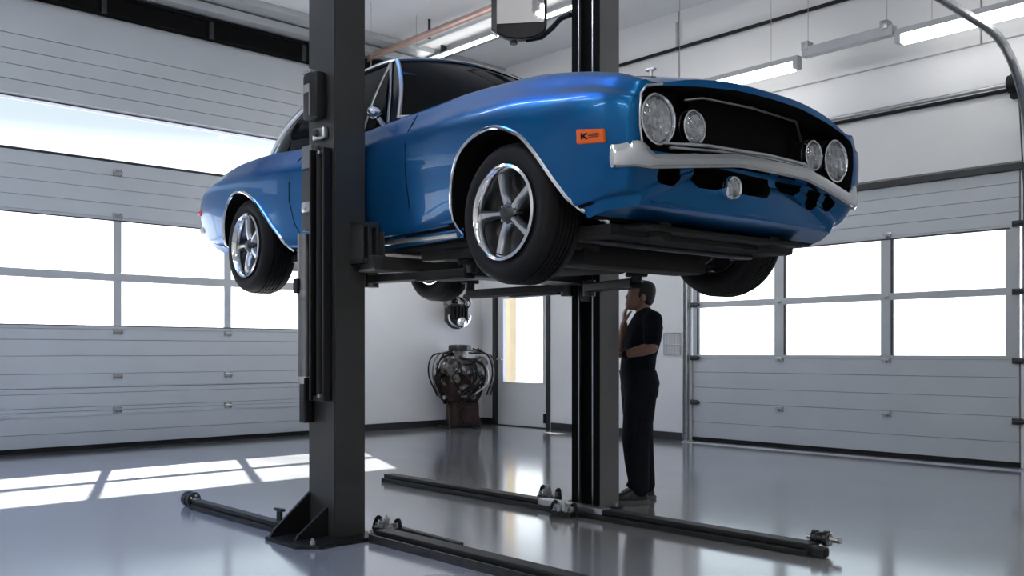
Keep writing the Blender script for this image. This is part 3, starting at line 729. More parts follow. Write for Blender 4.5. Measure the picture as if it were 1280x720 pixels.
# windscreen
hd_ = [Vector((.035 + .055 * (1 - u * u), .60 * u, 1.376 + crown(u, .062))) for u in np.linspace(-1, 1, 21)]
bs_ = [Vector((.215 + .42 * (1 - abs(u) ** 2.4), .70 * u, .985 - .01 * (1 - u * u))) for u in np.linspace(-1, 1, 21)]
wg = []
for k in range(9):
    t = k / 8; wg.append([a.lerp(b, t) + Vector((.035, 0, .02)) * (4 * t * (1 - t)) for a, b in zip(hd_, bs_)])
ws = part(MB().grid(wg, .006), 'windscreen', M['glass_dark'])
part(MB().tube([p + Vector((.006, 0, .006)) for p in hd_], .011, 8), 'header_trim', M['chrome'], ws)
part(MB().tube([p + Vector((.01, 0, .012)) for p in bs_], .010, 8), 'cowl_trim', M['chrome'], ws)
for s in (-1, 1):
    part(MB().tube([w[0 if s < 0 else -1] + Vector((.004, s * .006, 0)) for w in wg], .014, 8), 'pillar_trim', M['satin'])
    # painted pillar behind the trim
    pa = [Vector((-.005, s * .605, 1.37)), Vector((.07, s * .655, 1.17)), Vector((.155, s * .72, .965))]
    pa2 = [Vector((.035, s * .60, 1.378)), Vector((.125, s * .65, 1.19)), Vector((.225, s * .70, .975))]
    part(MB().grid([pa, pa2], .02), 'front_pillar', M['black'])
    part(MB().tube([p + Vector((-.012, s * .008, 0)) for p in pa], .010, 8), 'pillar_trim', M['satin'])
    # side glass between rail and belt
    def belt(x): z = top(x, s * .735).z; return Vector((x, s * .735, z - .005))
    rail = [Vector((p.x, p.y * s, p.z)) for p in RS]
    xs_top = [p for p in rail if -1.13 <= p.x <= -.01]
    gl = []
    for p in xs_top:
        t = (p.x + 1.13) / 1.12
        b = belt(-1.13 * (1 - t) * 1.0 + t * .12)
        gl.append([p + (b - p) * k / 5 + Vector((0, s * .02 * (1 - (2 * k / 5 - 1) ** 2), 0)) for k in range(6)])
    so = part(MB().grid(gl, .006), 'side_window', M['glass_dark'])
    # vent window divider
    part(MB().tube([Vector((-.035, s * .61, 1.365)), Vector((-.075, s * .69, 1.16)), Vector((-.12, s * .738, .955))], .010, 8), 'vent_divider', M['satin'], so)
    # drip rail
    part(MB().tube([p + Vector((0, s * .012, .004)) for p in rail if p.x > -1.2], .009, 8), 'drip_rail', M['chrome'])
    # rear pillar with bright strip
    q0 = [p for p in rail if p.x < -.98]
    pl = [[p, Vector((p.x * .55 + .45 * -1.15, s * .70, (p.z + .95) / 2)), Vector((p.x * .3 + .7 * -1.22, s * .735, .955))] for p in q0]
    part(MB().grid(pl, .015), 'rear_pillar', M['glass_dark'])
    part(MB().tube([p + Vector((-.012, s * .012, .008)) for p in q0], .022, 8, flat=.5), 'pillar_trim', M['satin'])
    # door mirror
    if s > 0: continue
    b = Vector((.125, s * .785, .975))
    mo = part(MB().cyl(Vector((.12, s * .74, .955)), b + Vector((0, 0, .02)), .014).ball(b + Vector((0, s * .02, .05)), (.03, .045, .026)), 'door_mirror', M['chrome'])
    part(MB().lathe([(.001, 0), (.036, 0), (.036, .004)], b + Vector((-.03, s * .02, .05)), (-1, 0, 0), 24).xf(Matrix.Identity(4)), 'mirror_glass', M['mirror'], mo)
# interior seen through the dark glass
sb = MB()
for y in (-.36, .36): sb.box((-.42, y, 1.03), (.16, .46, .30), Euler((0, -.2, 0)), bev=.05)
sb.box((-1.0, 0, .98), (.18, 1.1, .22), bev=.05)
part(sb, 'seat', M['seat'])
part(MB().box((.22, 0, .965), (.30, 1.3, .10), bev=.03), 'dashboard', M['seat'])
sw = [Vector((-.02 + .05 * math.cos(a) * 0, .36 + .17 * math.cos(a), 1.03 + .12 * math.sin(a))) for a in np.linspace(0, 2 * PI, 25)[:-1]]
part(MB().tube([v + Vector((-.25 * (v.z - 1.03), 0, 0)) for v in sw], .012, 8, closed=True), 'steering_wheel', M['seat'])
# --- wheels
def wheel(x, s, first):
    wo = bpy.data.objects.new('wheel', None)
    r, w = .335, .25
    prof = [(.222, -w / 2 + .02), (.262, -w / 2 + .002), (.30, -w / 2 + .006), (.322, -w / 2 + .028), (r - .003, -w / 2 + .06)]
    n = 5
    for k in range(n):   # tread grooves
        z0 = -w / 2 + .065 + k * (w - .13) / n; z1 = z0 + (w - .13) / n
        prof += [(r, z0), (r, z1 - .010), (r - .008, z1 - .009), (r - .008, z1 - .001)]
    prof += [(r - .003, w / 2 - .06), (.322, w / 2 - .028), (.30, w / 2 - .006), (.262, w / 2 - .002), (.222, w / 2 - .02), (.20, w / 2 - .05), (.20, -w / 2 + .05)]
    t = MB().lathe(prof, (0, 0, 0), (0, 1, 0), 56, closed=True)
    o = t.build('wheel', M['rubber'], car, 40)
    yo = w / 2     # outer face in +local y of the wheel
    rim = MB().lathe([(.224, yo - .022), (.226, yo + .002), (.214, yo + .008), (.206, yo - .002), (.198, yo - .05), (.195, -.1), (.205, -.1), (.212, yo - .05)], (0, 0, 0), (0, 1, 0), 56, closed=True)
    ro = rim.build('rim', M['chrome'], o, 40)
    MB().lathe([(.001, yo - .115), (.196, yo - .115), (.196, yo - .13), (.001, yo - .13)], (0, 0, 0), (0, 1, 0), 40).build('rim_disc', M['black'], o, 40)
    sp_ = MB()
    for k in range(5):
        a = 2 * PI * k / 5 + .32
        Rk = Matrix.Rotation(a, 4, 'Y')
        m2 = MB()
        rr = [[(-.024, yo - .055, .03), (-.008, yo - .030, .03), (.008, yo - .030, .03), (.024, yo - .055, .03), (.014, yo - .09, .03), (-.014, yo - .09, .03)],
              [(-.017, yo - .050, .10), (-.007, yo - .022, .10), (.007, yo - .022, .10), (.017, yo - .050, .10), (.01, yo - .08, .10), (-.01, yo - .08, .10)],
              [(-.028, yo - .060, .197), (-.014, yo - .030, .197), (.014, yo - .030, .197), (.028, yo - .060, .197), (.02, yo - .09, .197), (-.02, yo - .09, .197)]]
        m2.loft(rr); m2.xf(Rk)
        me2 = bpy.data.meshes.new('t'); m2.bm.to_mesh(me2); m2.bm.free(); sp_.bm.from_mesh(me2); bpy.data.meshes.remove(me2)
    sp_.build('spokes', M['satin'], o, 40)
    hb = MB().lathe([(.001, yo - .005), (.026, yo - .008), (.036, yo - .02), (.052, yo - .035), (.056, yo - .08), (.001, yo - .08)], (0, 0, 0), (0, 1, 0), 28)
    hb.build('hub_cap', M['dark_steel'], o, 40)
    nt_ = MB()
    for k in range(5):
        a = 2 * PI * k / 5 + .32 + PI / 5
        c = Vector((.05 * math.sin(a), 0, .05 * math.cos(a))); nt_.cyl(c + Vector((0, yo - .08, 0)), c + Vector((0, yo - .035, 0)), .010, seg=6)
    nt_.build('wheel_nuts', M['chrome'], o, 30)
    return o
def place(o, x, s, steer=0):
    o.location = (x, s * .775, .327)
    o.rotation_euler = (0, 0, (PI if s < 0 else 0) + steer)
w0 = wheel(0, -1, True)
place(w0, 1.431, -1)
for x, s, l in ((-1.431, -1, 'rear wheel on the near side'), (1.431, 1, 'front wheel on the far side'), (-1.431, 1, 'rear wheel on the far side')):
    c = copy_tree(w0, car); place(c, x, s)
# --- underside
ub_ = MB()
ub_.span((-2.1, -.70, .205), (1.95, .70, .26), bev=.02)
for s in (-1, 1):
    ub_.span((-.95, s * .62 - .05, .15), (-.12, s * .62 + .05, .22), bev=.015).span((.42, s * .62 - .05, .15), (.98, s * .62 + .05, .22), bev=.015)
    ub_.tube([(.9, s * .45, .17), (1.2, s * .42, .24), (1.6, s * .42, .26), (2.02, s * .42, .25)], .05, 8)
    ub_.tube([(-.9, s * .5, .2), (-1.2, s * .45, .34), (-1.6, s * .45, .34), (-2.2, s * .5, .32)], .05, 8)
part(ub_, 'floor_pan', M['under'])
cr = MB().box((1.43, 0, .16), (.24, .95, .12), bev=.03)
for s in (-1, 1):
    cr.tube([(1.43, s * .40, .18), (1.44, s * .66, .20)], .045, 8).tube([(1.55, s * .38, .2), (1.45, s * .65, .21)], .03, 8)
    cr.cyl((1.43, s * .60, .20), (1.43, s * .52, .52), .035).cyl((1.43, s * .60, .24), (1.43, s * .545, .44), .055, seg=14)
    cr.cyl((1.43, s * .64, .327), (1.43, s * .70, .327), .09, seg=18)
part(cr, 'front_suspension', M['under'])
part(MB().tube([(1.62, -.60, .22), (1.80, -.52, .19), (1.86, -.3, .18), (1.86, .3, .18), (1.80, .52, .19), (1.60, .62, .20)], .014, 8), 'anti_roll_bar', M['dark_steel'])
part(MB().tube([(1.30, -.62, .24), (1.27, 0, .17), (1.30, .62, .24)], .014, 8).tube([(1.48, .62, .33), (1.52, .58, .22), (1.50, .50, .16)], .010, 8), 'tie_rod', M['satin'])
part(MB().box((.95, 0, .17), (.55, .34, .14), bev=.04).box((.5, 0, .18), (.45, .26, .12), bev=.03).cyl((.3, 0, .245), (-1.4, 0, .28), .04), 'drivetrain', M['under'])
part(MB().cyl((-1.431, -.66, .327), (-1.431, .66, .327), .042).ball((-1.431, 0, .327), (.16, .15, .15)), 'rear_axle', M['under'])
ex = MB()
for s in (-1, 1): ex.tube([(.0, s * .28, .185), (-.2, s * .3, .17), (-.9, s * .3, .16), (-1.2, s * .34, .22), (-2.4, s * .5, .3)], .03, 10).box((-.5, s * .3, .165), (.6, .2, .1), bev=.045)
part(ex, 'exhaust', M['dark_steel'])
part(MB().span((1.65, -.62, .235), (2.06, .62, .26), bev=.01).span((1.7, -.5, .19), (1.76, .5, .24), bev=.01), 'splash_guard', M['under'])
# bake scale
done = set()
for o in car.children_recursive:
    o.location = o.location * CS
    if o.data and o.data.name not in done:
        done.add(o.data.name); o.data.transform(Matrix.Scale(CS, 4))
# ------------------------------------------------------------------ two post lift (local frame parallel to the room, origin on the floor midway between the posts)
LO = Vector((6.48, -5.67, 0))
lift = thing('two_post_lift', 'charcoal two post car lift holding up the blue car', 'car lift', LO, 0, None, RM)
def lp(x, y, z=0): return Vector((x, y, z)) - LO
A0, A1 = lp(6.155, -6.75), lp(6.46, -6.534)      # near post footprint
B0, B1 = lp(6.54, -4.78), lp(6.81, -4.574)       # far post footprint
PH = 4.3
def cpart(mb, name, m, parent=lift, smooth=30, label=None): return mb.build(name, m, parent, smooth, label)
# near post: C section open to the car (+y)
c = MB(); t = .025
c.prism([(A0.x, A0.y), (A1.x, A0.y), (A1.x, A1.y), (A1.x - .07, A1.y), (A1.x - .07, A1.y - t), (A1.x - t, A1.y - t), (A1.x - t, A0.y + t), (A0.x + t, A0.y + t), (A0.x + t, A1.y - t), (A0.x + .07, A1.y - t), (A0.x + .07, A1.y), (A0.x, A1.y)][::-1], 2, .02, PH)
bmesh.ops.bevel(c.bm, geom=[e for e in c.bm.edges if abs(e.verts[0].co.z - e.verts[1].co.z) > 1], offset=.006, segments=2, affect='EDGES')
cpart(c, 'post', M['lift'], label='near charcoal post')
c = MB()
c.prism([(B0.x, B1.y), (B0.x, B0.y), (B0.x + .06, B0.y), (B0.x + .06, B0.y + t), (B0.x + t, B0.y + t), (B0.x + t, B1.y - t), (B1.x - t, B1.y - t), (B1.x - t, B0.y + t), (B1.x - .06, B0.y + t), (B1.x - .06, B0.y), (B1.x, B0.y), (B1.x, B1.y)], 2, .02, PH)
pb = cpart(c, 'post', M['lift_grey'], label='far grey post')
# far post: dark channel faces and guide strips
c = MB().span((B0.x - .002, B0.y - .006, .02), (B0.x + .062, B0.y, PH)).span((B1.x - .062, B0.y - .006, .02), (B1.x, B0.y, PH)); cpart(c, 'post_lip', M['pit'], pb, 0)
c = MB().span((B0.x + .03, B0.y + .04, .02), (B1.x - .03, B1.y - .03, PH)); cpart(c, 'post_liner', M['pit'], pb, 0)
for x in (B0.x + .064, B1.x - .07): cpart(MB().span((x, B0.y - .008, .02), (x + .007, B0.y, PH)), 'guide_strip', M['satin'], pb, 0)
# base plates
def plate(x0, x1, y0, y1, ch):
    mb = MB(); mb.prism([(x0 + ch, y0), (x1 - ch, y0), (x1, y0 + ch), (x1, y1 - ch), (x1 - ch, y1), (x0 + ch, y1), (x0, y1 - ch), (x0, y0 + ch)], 2, 0, .022)
    bmesh.ops.bevel(mb.bm, geom=mb.bm.edges[:], offset=.005, segments=2, affect='EDGES'); return mb
p = plate(A0.x - .12, A1.x + .14, A0.y - .29, A1.y + .05, .10)
bp_ = cpart(p, 'base_plate', M['lift_black'])
g = MB().prism([(A0.y, .02), (A0.y - .27, .02), (A0.y - .25, .06), (A0.y, .27)], 0, A0.x + .0, A0.x + .022)
g.prism([(A0.y, .02), (A0.y - .22, .02), (A0.y - .20, .05), (A0.y, .20)], 0, A1.x - .10, A1.x - .08)
g.prism([(A0.x, .02), (A0.x - .11, .02), (A0.x - .10, .05), (A0.x, .24)], 1, A0.y + .02, A0.y + .04)
cpart(g, 'gusset', M['lift_black'], bp_, 0)
for x, y in ((A0.x - .06, A0.y - .14), (A1.x + .08, A0.y - .2), (A1.x + .09, A1.y - .02), (A0.x - .06, A1.y - .05)):
    cpart(MB().cyl((x, y, .02), (x, y, .045), .018, seg=6).cyl((x, y, .04), (x, y, .06), .009, seg=8), 'anchor_bolt', M['steel'], bp_, 0)
p = plate(B0.x - .08, B1.x + .03, B0.y - .02, B1.y + .03, .02); bp2 = cpart(p, 'base_plate', M['lift_black'])
for x, y in ((B0.x - .04, B0.y + .02), (B0.x - .04, B1.y - .05), (B1.x + .015, B1.y - .06)):
    cpart(MB().cyl((x, y, .02), (x, y, .045), .018, seg=6), 'anchor_bolt', M['steel'], bp2, 0)
# crossbeam under the car, bright lower edge
xb0, xb1 = A1.x + .045, A1.x + .185
cb2 = cpart(MB().span((xb0, A1.y - .07, 1.635), (xb1, B0.y + .03, 1.712), bev=.006), 'crossbeam', M['lift'])
cpart(MB().span((xb0 - .01, A1.y - .07, 1.620), (xb1 + .012, B0.y + .03, 1.634), bev=.003), 'beam_edge', M['satin'], cb2, 0)
cpart(MB().prism([(A1.y + .0, 1.635), (A1.y + .012, 1.86), (A1.y + .02, 1.635)], 0, xb0, xb1), 'end_gusset', M['lift'], cb2, 0)
# near carriage bracket on the post: open square frame
k = MB(); x0, x1, y0, y1, z0, z1 = A1.x, A1.x + .13, A1.y - .11, A1.y + .012, 1.665, 1.915
k.span((x0, y0, z0), (x1, y1, z0 + .03), bev=.004).span((x0, y0, z1 - .03), (x1, y1, z1), bev=.004)
k.span((x0, y0, z0), (x1, y0 + .018, z1), bev=.004).span((x0, y1 - .018, z0), (x1, y1, z1), bev=.004).span((x0 + .05, y0 + .05, z0), (x1 - .01, y0 + .08, z1), bev=.004)
kb = cpart(k, 'carriage_bracket', M['lift'], smooth=0)
cpart(MB().span((x0, y0 + .018, z0 + .03), (x0 + .01, y1 - .018, z1 - .03)), 'bracket_back', M['seal'], kb, 0)
cpart(MB().span((x0 + .02, y0 + .05, z0 - .045), (x1, y1, z0 - .03), bev=.003).span((x0 + .03, y0 + .06, z0 - .03), (x1 - .02, y1 - .02, z0), bev=.003), 'slide_block', M['steel'], kb, 0)
# carriages inside the posts
cpart(MB().span((A0.x + .035, A0.y + .05, 1.45), (A1.x - .035, A1.y + .002, 2.0), bev=.01), 'carriage', M['lift_black'])
cpart(MB().span((B0.x + .085, B0.y - .012, 1.50), (B1.x - .085, B0.y + .045, 1.95), bev=.01), 'carriage', M['lift_black'])
# swing arms with pads
def arm(p0, p1, z, hh, pt, name='swing_arm'):
    p0, p1 = Vector(p0), Vector(p1); d = p1 - p0; a = math.atan2(d.y, d.x)
    mb = MB(); m = (p0 + p1) / 2
    mb.box((m.x, m.y, z), (d.length, .10, hh), a, bev=.008)
    mb.box(((p0 * .25 + p1 * .75).x, (p0 * .25 + p1 * .75).y, z - .012), (d.length * .5, .076, hh * .8), a, bev=.006)
    o = cpart(mb, name, M['lift_black'], smooth=0)
    cpart(MB().cyl((p1.x, p1.y, z), (p1.x, p1.y, pt - .015), .04, seg=18), 'pad_screw', M['dark_steel'], o)
    cpart(MB().lathe([(.001, pt - .025), (.07, pt - .025), (.075, pt - .015), (.07, pt), (.001, pt)], (p1.x, p1.y, 0), (0, 0, 1), 24), 'lift_pad', M['rubber'], o)
    cpart(MB().cyl((p0.x, p0.y, z - hh), (p0.x, p0.y, z + hh * .9), .045, seg=18), 'arm_pivot', M['dark_steel'], o)
arm((A1.x - .02, A1.y + .06), (A1.x + .76, A1.y + .20), 1.585, .05, 1.655)
arm((A0.x + .02, A1.y + .06), (A0.x - .62, A1.y + .25), 1.635, .05, 1.708)
arm((B1.x - .03, B0.y - .08), (B1.x + .52, B0.y - .22), 1.59, .06, 1.655)
arm((B0.x + .02, B0.y - .08), (B0.x - 1.0, B0.y - .14), 1.60, .06, 1.708)
cpart(MB().span((B0.x - .55, B0.y - .13, 1.555), (B0.x - .02, B0.y - .05, 1.575), bev=.004), 'arm_gear', M['lift_black'], smooth=0)
# --- gear on the outer face of the near post
y = A0.y
cb_ = cpart(MB().span((A0.x + .055, y - .075, 2.55), (A1.x - .09, y, 2.83), bev=.018), 'control_box', M['lift_black'])
cpart(MB().span((A0.x + .06, y - .08, 2.83), (A0.x + .15, y - .01, 2.85), bev=.004), 'box_lid', M['satin'], cb_, 0)
pl = MB()
for i in range(3): pl.span((A0.x + .065 + .024 * i, y - .079, 2.715), (A0.x + .083 + .024 * i, y - .073, 2.765), bev=.002)
cpart(pl, 'rating_plate', M['satin'], cb_, 0)
cpart(MB().span((A0.x + .135, y - .081, 2.57), (A0.x + .15, y - .073, 2.76), bev=.003), 'cable_cover', M['lift_grey'], cb_, 0)
lk = cpart(MB().box((A0.x + .17, y - .02, 2.46), (.13, .04, .075), bev=.016, seg=3), 'lock_plate', M['satin'])
cpart(MB().cyl((A0.x + .17, y - .04, 2.46), (A0.x + .17, y - .062, 2.46), .022, seg=16), 'lock_button', M['dark_steel'], lk)
# long black channel
ch = MB()
ch.span((A0.x + .13, y - .016, .84), (A1.x - .03, y, 2.36), bev=.004)
ch.span((A0.x + .13, y - .075, .84), (A0.x + .15, y, 2.36), bev=.006).span((A1.x - .05, y - .06, .84), (A1.x - .03, y, 2.36), bev=.006)
ch.span((A0.x + .13, y - .06, .84), (A1.x - .03, y, .87), bev=.004)
co2 = cpart(ch, 'ram_channel', M['lift_black'], smooth=0)
cpart(MB().cyl((A0.x + .20, y - .035, .86), (A0.x + .20, y - .035, 2.34), .026, seg=18), 'ram', M['seal'], co2)
for x, z in ((A0.x + .24, 2.33), (A0.x + .24, .87)): cpart(MB().cyl((x, y - .075, z), (x, y - .01, z), .012, seg=10), 'channel_bolt', M['satin'], co2)
# hydraulic cylinder beside the channel
cy_ = MB(); cx0 = A0.x + .035
cy_.cyl((cx0, y - .05, .98), (cx0, y - .05, 1.86), .04, seg=24).lathe([(.04, 0), (.044, .008), (.044, .05), (.04, .06)], (cx0, y - .05, 1.45), (0, 0, 1), 24)
hy = cpart(cy_, 'hydraulic_cylinder', M['cyl'])
cpart(MB().cyl((cx0 + .07, y - .04, 1.0), (cx0 + .07, y - .04, 1.80), .017, seg=16), 'piston_rod', M['chrome'], hy)
cpart(MB().box((cx0 + .01, y - .04, .84), (.07, .07, .28), bev=.012), 'cylinder_foot', M['lift_black'], hy, 0)
cpart(MB().cyl((cx0, y - .05, .94), (cx0, y - .05, .985), .043, seg=20), 'cylinder_cap', M['satin'], hy)
cpart(MB().box((cx0 - .01, y - .10, 1.54), (.05, .02, .09), bev=.006), 'valve', M['seal'], hy, 0)
bk = cpart(MB().span((A0.x - .0, y - .05, 1.88), (A0.x + .125, y - .005, 2.25), bev=.008), 'side_plate', M['lift'], smooth=0)
cpart(MB().span((A0.x + .01, y - .056, 2.26), (A0.x + .125, y - .005, 2.40), bev=.006), 'plate_cover', M['lift_grey'], bk, 0)
cpart(MB().box((A0.x + .09, y - .062, 2.02), (.10, .03, .065), bev=.012).cyl((A0.x + .09, y - .075, 2.02), (A0.x + .09, y - .088, 2.02), .02, seg=14), 'catch', M['satin'], bk)

# ------------------------------------------------------------------ floor rails and fittings
def rail(name, label, x0, x1, yc, w, h, lab_cat='floor rail'):
    t_ = thing(name, label, lab_cat, ((x0 + x1) / 2, yc, 0), 0, None, RM); L = (x1 - x0) / 2
    mb = MB().span((-L, -w / 2, 0), (L, w / 2, h * .5), bev=.006).span((-L, -w * .32, h * .5), (L, w * .32, h), bev=.008)
    mb.build('bar', M['floor_iron'], t_, 0)
    return t_, L
def roller(parent, x, y, z, r=.05):
    MB().lathe([(r * .45, -.05), (r, -.045), (r, -.02), (r * .8, -.012), (r * .8, .012), (r, .02), (r, .045), (r * .45, .05)], (x, y, z), (1, .15, 0), 24).build('roller', M['dark_steel'], parent)
    MB().cyl((x - .08, y, z), (x + .12, y, z), .018, seg=12).build('axle', M['satin'], parent)
    for a in range(5):
        q = a / 5 * 2 * PI; MB().cyl((x + .05, y + r * .6 * math.cos(q), z + r * .6 * math.sin(q)), (x + .066, y + r * .6 * math.cos(q), z + r * .6 * math.sin(q)), .010, seg=6).build('bolt', M['chrome'], parent, 0)
r1, L = rail('floor_rail', 'short black floor rail left of the near lift post ending in a roller', 4.74, 6.02, -6.84, .11, .065)
roller(r1, -L - .10, 0, .055, .055)
MB().cyl((L - .12, .03, .06), (L - .12, .03, .12), .02, seg=10).box((L - .12, .03, .13), (.10, .03, .02), bev=.004).build('clamp', M['dark_steel'], r1)
r2, L = rail('floor_rail', 'black floor rail running right from the near lift post past the photo edge', 6.62, 9.4, -6.52, .16, .07)
MB().span((-L, -.10, 0), (L * .2, -.085, .05), bev=.004).build('edge_strip', M['dark_steel'], r2, 0)
r3, L = rail('floor_rail', 'long black floor rail passing in front of the far lift post', 4.5, 8.60, -4.98, .16, .068)
MB().span((-L * .05, -.06, .03), (L * .25, .03, .0735), bev=.002).build('wear_plate', M['satin'], r3, 0)
roller(r3, L - .02, .10, .08, .045)
MB().box((L + .03, -.03, .03), (.12, .07, .06), bev=.02).build('foot', M['floor_iron'], r3)
MB().cyl((L - .35, .09, .02), (L - .05, .09, .05), .014, seg=8).build('link', M['satin'], r3)
# thin loose rod near the near post
ro_ = thing('pull_rod', 'thin dark rod lying on the floor right of the near lift post', 'rod', (6.66, -6.26, 0), -.06, None, RM)
MB().span((-.46, -.02, 0), (.42, .02, .022), bev=.004).build('rod', M['floor_iron'], ro_, 0)
# fittings: small clusters of unions and hose by the posts
def fitting(label, x, y, rot, s=1.0):
    t_ = thing('hose_fitting', label, 'hose fitting', (x, y, 0), rot, None, RM)
    MB().box((0, 0, .022 * s), (.16 * s, .09 * s, .044 * s), bev=.008).build('block', M['dark_steel'], t_, 0)
    b = MB()
    for i, (dx, dy, h) in enumerate(((-.05, .01, .075), (.01, -.015, .10), (.055, .015, .07), (-.02, -.03, .06), (.04, -.03, .055), (-.06, -.025, .05))):
        b.cyl((dx * s, dy * s, .04 * s), (dx * s, dy * s, h * s), .016 * s, seg=6).build('union', M['steel'] if i != 1 else M['chrome'], t_, 30) if False else None
        MB().cyl((dx * s, dy * s, .04 * s), (dx * s, dy * s, h * s), .017 * s, seg=6).cyl((dx * s, dy * s, h * s), (dx * s, dy * s, (h + .02) * s), .010 * s, seg=10).build('union', M['steel'] if i != 1 else M['satin'], t_, 30)
    b.bm.free()
    MB().tube(catm([(-.05 * s, .01 * s, .085 * s), (-.085 * s, .02 * s, .095 * s), (-.115 * s, .03 * s, .06 * s), (-.13 * s, .03 * s, .014)], 4), .012 * s, 8).build('hose', M['seal'], t_)
    MB().tube(catm([(.055 * s, .015 * s, .08 * s), (.085 * s, .01 * s, .09 * s), (.11 * s, -.01 * s, .055 * s), (.12 * s, -.02 * s, .014)], 4), .012 * s, 8).build('hose', M['seal'], t_)
fitting('small hose fitting on the floor right of the near lift post', 6.47, -6.38, .3)
fitting('hose fitting on the floor left of the far lift post', 6.26, -4.74, 0, 1.1)
fitting('bright hose fitting on the floor rail at the foot of the far lift post', 6.79, -5.13, .2, 1.0)

# ------------------------------------------------------------------ convex inspection mirror on the far post
mi = thing('inspection_mirror', 'black framed mirror on a curved arm fixed to the far lift post', 'mirror', (6.19, -4.98, 3.47), math.radians(44), None, RM)
# local: x across, -y towards the viewer
sh_ = MB()
w_, h_ = .20, .46
out = [(-w_, .10), (-w_ * .85, .045), (-w_ * .5, .012), (0, 0), (w_ * .55, .012), (w_ * .9, .05), (w_, .10), (w_, h_), (w_ * .8, h_ + .03), (-w_ * .8, h_ + .03), (-w_, h_)]
sh_.prism(out, 1, .0, .07)
bmesh.ops.bevel(sh_.bm, geom=sh_.bm.edges[:], offset=.012, segments=3, affect='EDGES')
sho = sh_.build('shell', M['lift_black'], mi)
MB().prism([(-w_ + .028, .115), (w_ - .02, .125), (w_ - .02, h_ - .02), (-w_ + .028, h_ - .02)], 1, -.012, .0).build('mirror_glass', M['mirror'], mi, 0)
MB().prism([(-w_ - .012, .06), (-w_ + .026, .03), (-w_ + .026, h_), (-w_ - .012, h_)], 1, -.03, .05).build('side_rim', M['lift'], mi, 0)
MB().cyl((-.05, .02, -.005), (-.05, .02, -.028), .03, seg=16).build('knob', M['lift_black'], mi)
LI = mi.matrix_world.inverted() @ RM
e_ = LI @ Vector((6.55, -4.812, 3.60)); 
MB().tube([(w_ * .2, .05, .01), (w_ * .8, .05, .03), Vector((w_ * 1.05, .05, .075)).lerp(e_, .15), Vector((w_, .05, .13)).lerp(e_, .6), e_], .02, 10).build('arm', M['lift_black'], mi)

# ------------------------------------------------------------------ wall rack
rk = thing('wire_rack', 'small grey wire rack on the wall behind the mechanic', 'rack', (3.78, -0.005, 1.10), 0, None, RM)
f = MB()
for x in (-.13, .13): f.cyl((x, -.03, 0), (x, -.03, .28), .006, seg=8)
for z in (0, .13, .28): f.cyl((-.13, -.03, z), (.13, -.03, z), .006, seg=8)
f.build('frame', M['steel'], rk)
for x in (-.085, -.04, .0, .045, .09): MB().cyl((x, -.03, 0), (x, -.03, .28), .003, seg=6).build('wire', M['steel'], rk)
MB().span((-.14, -.012, -.01), (.14, 0.0, .29)).build('back_plate', M['header'], rk, 0)

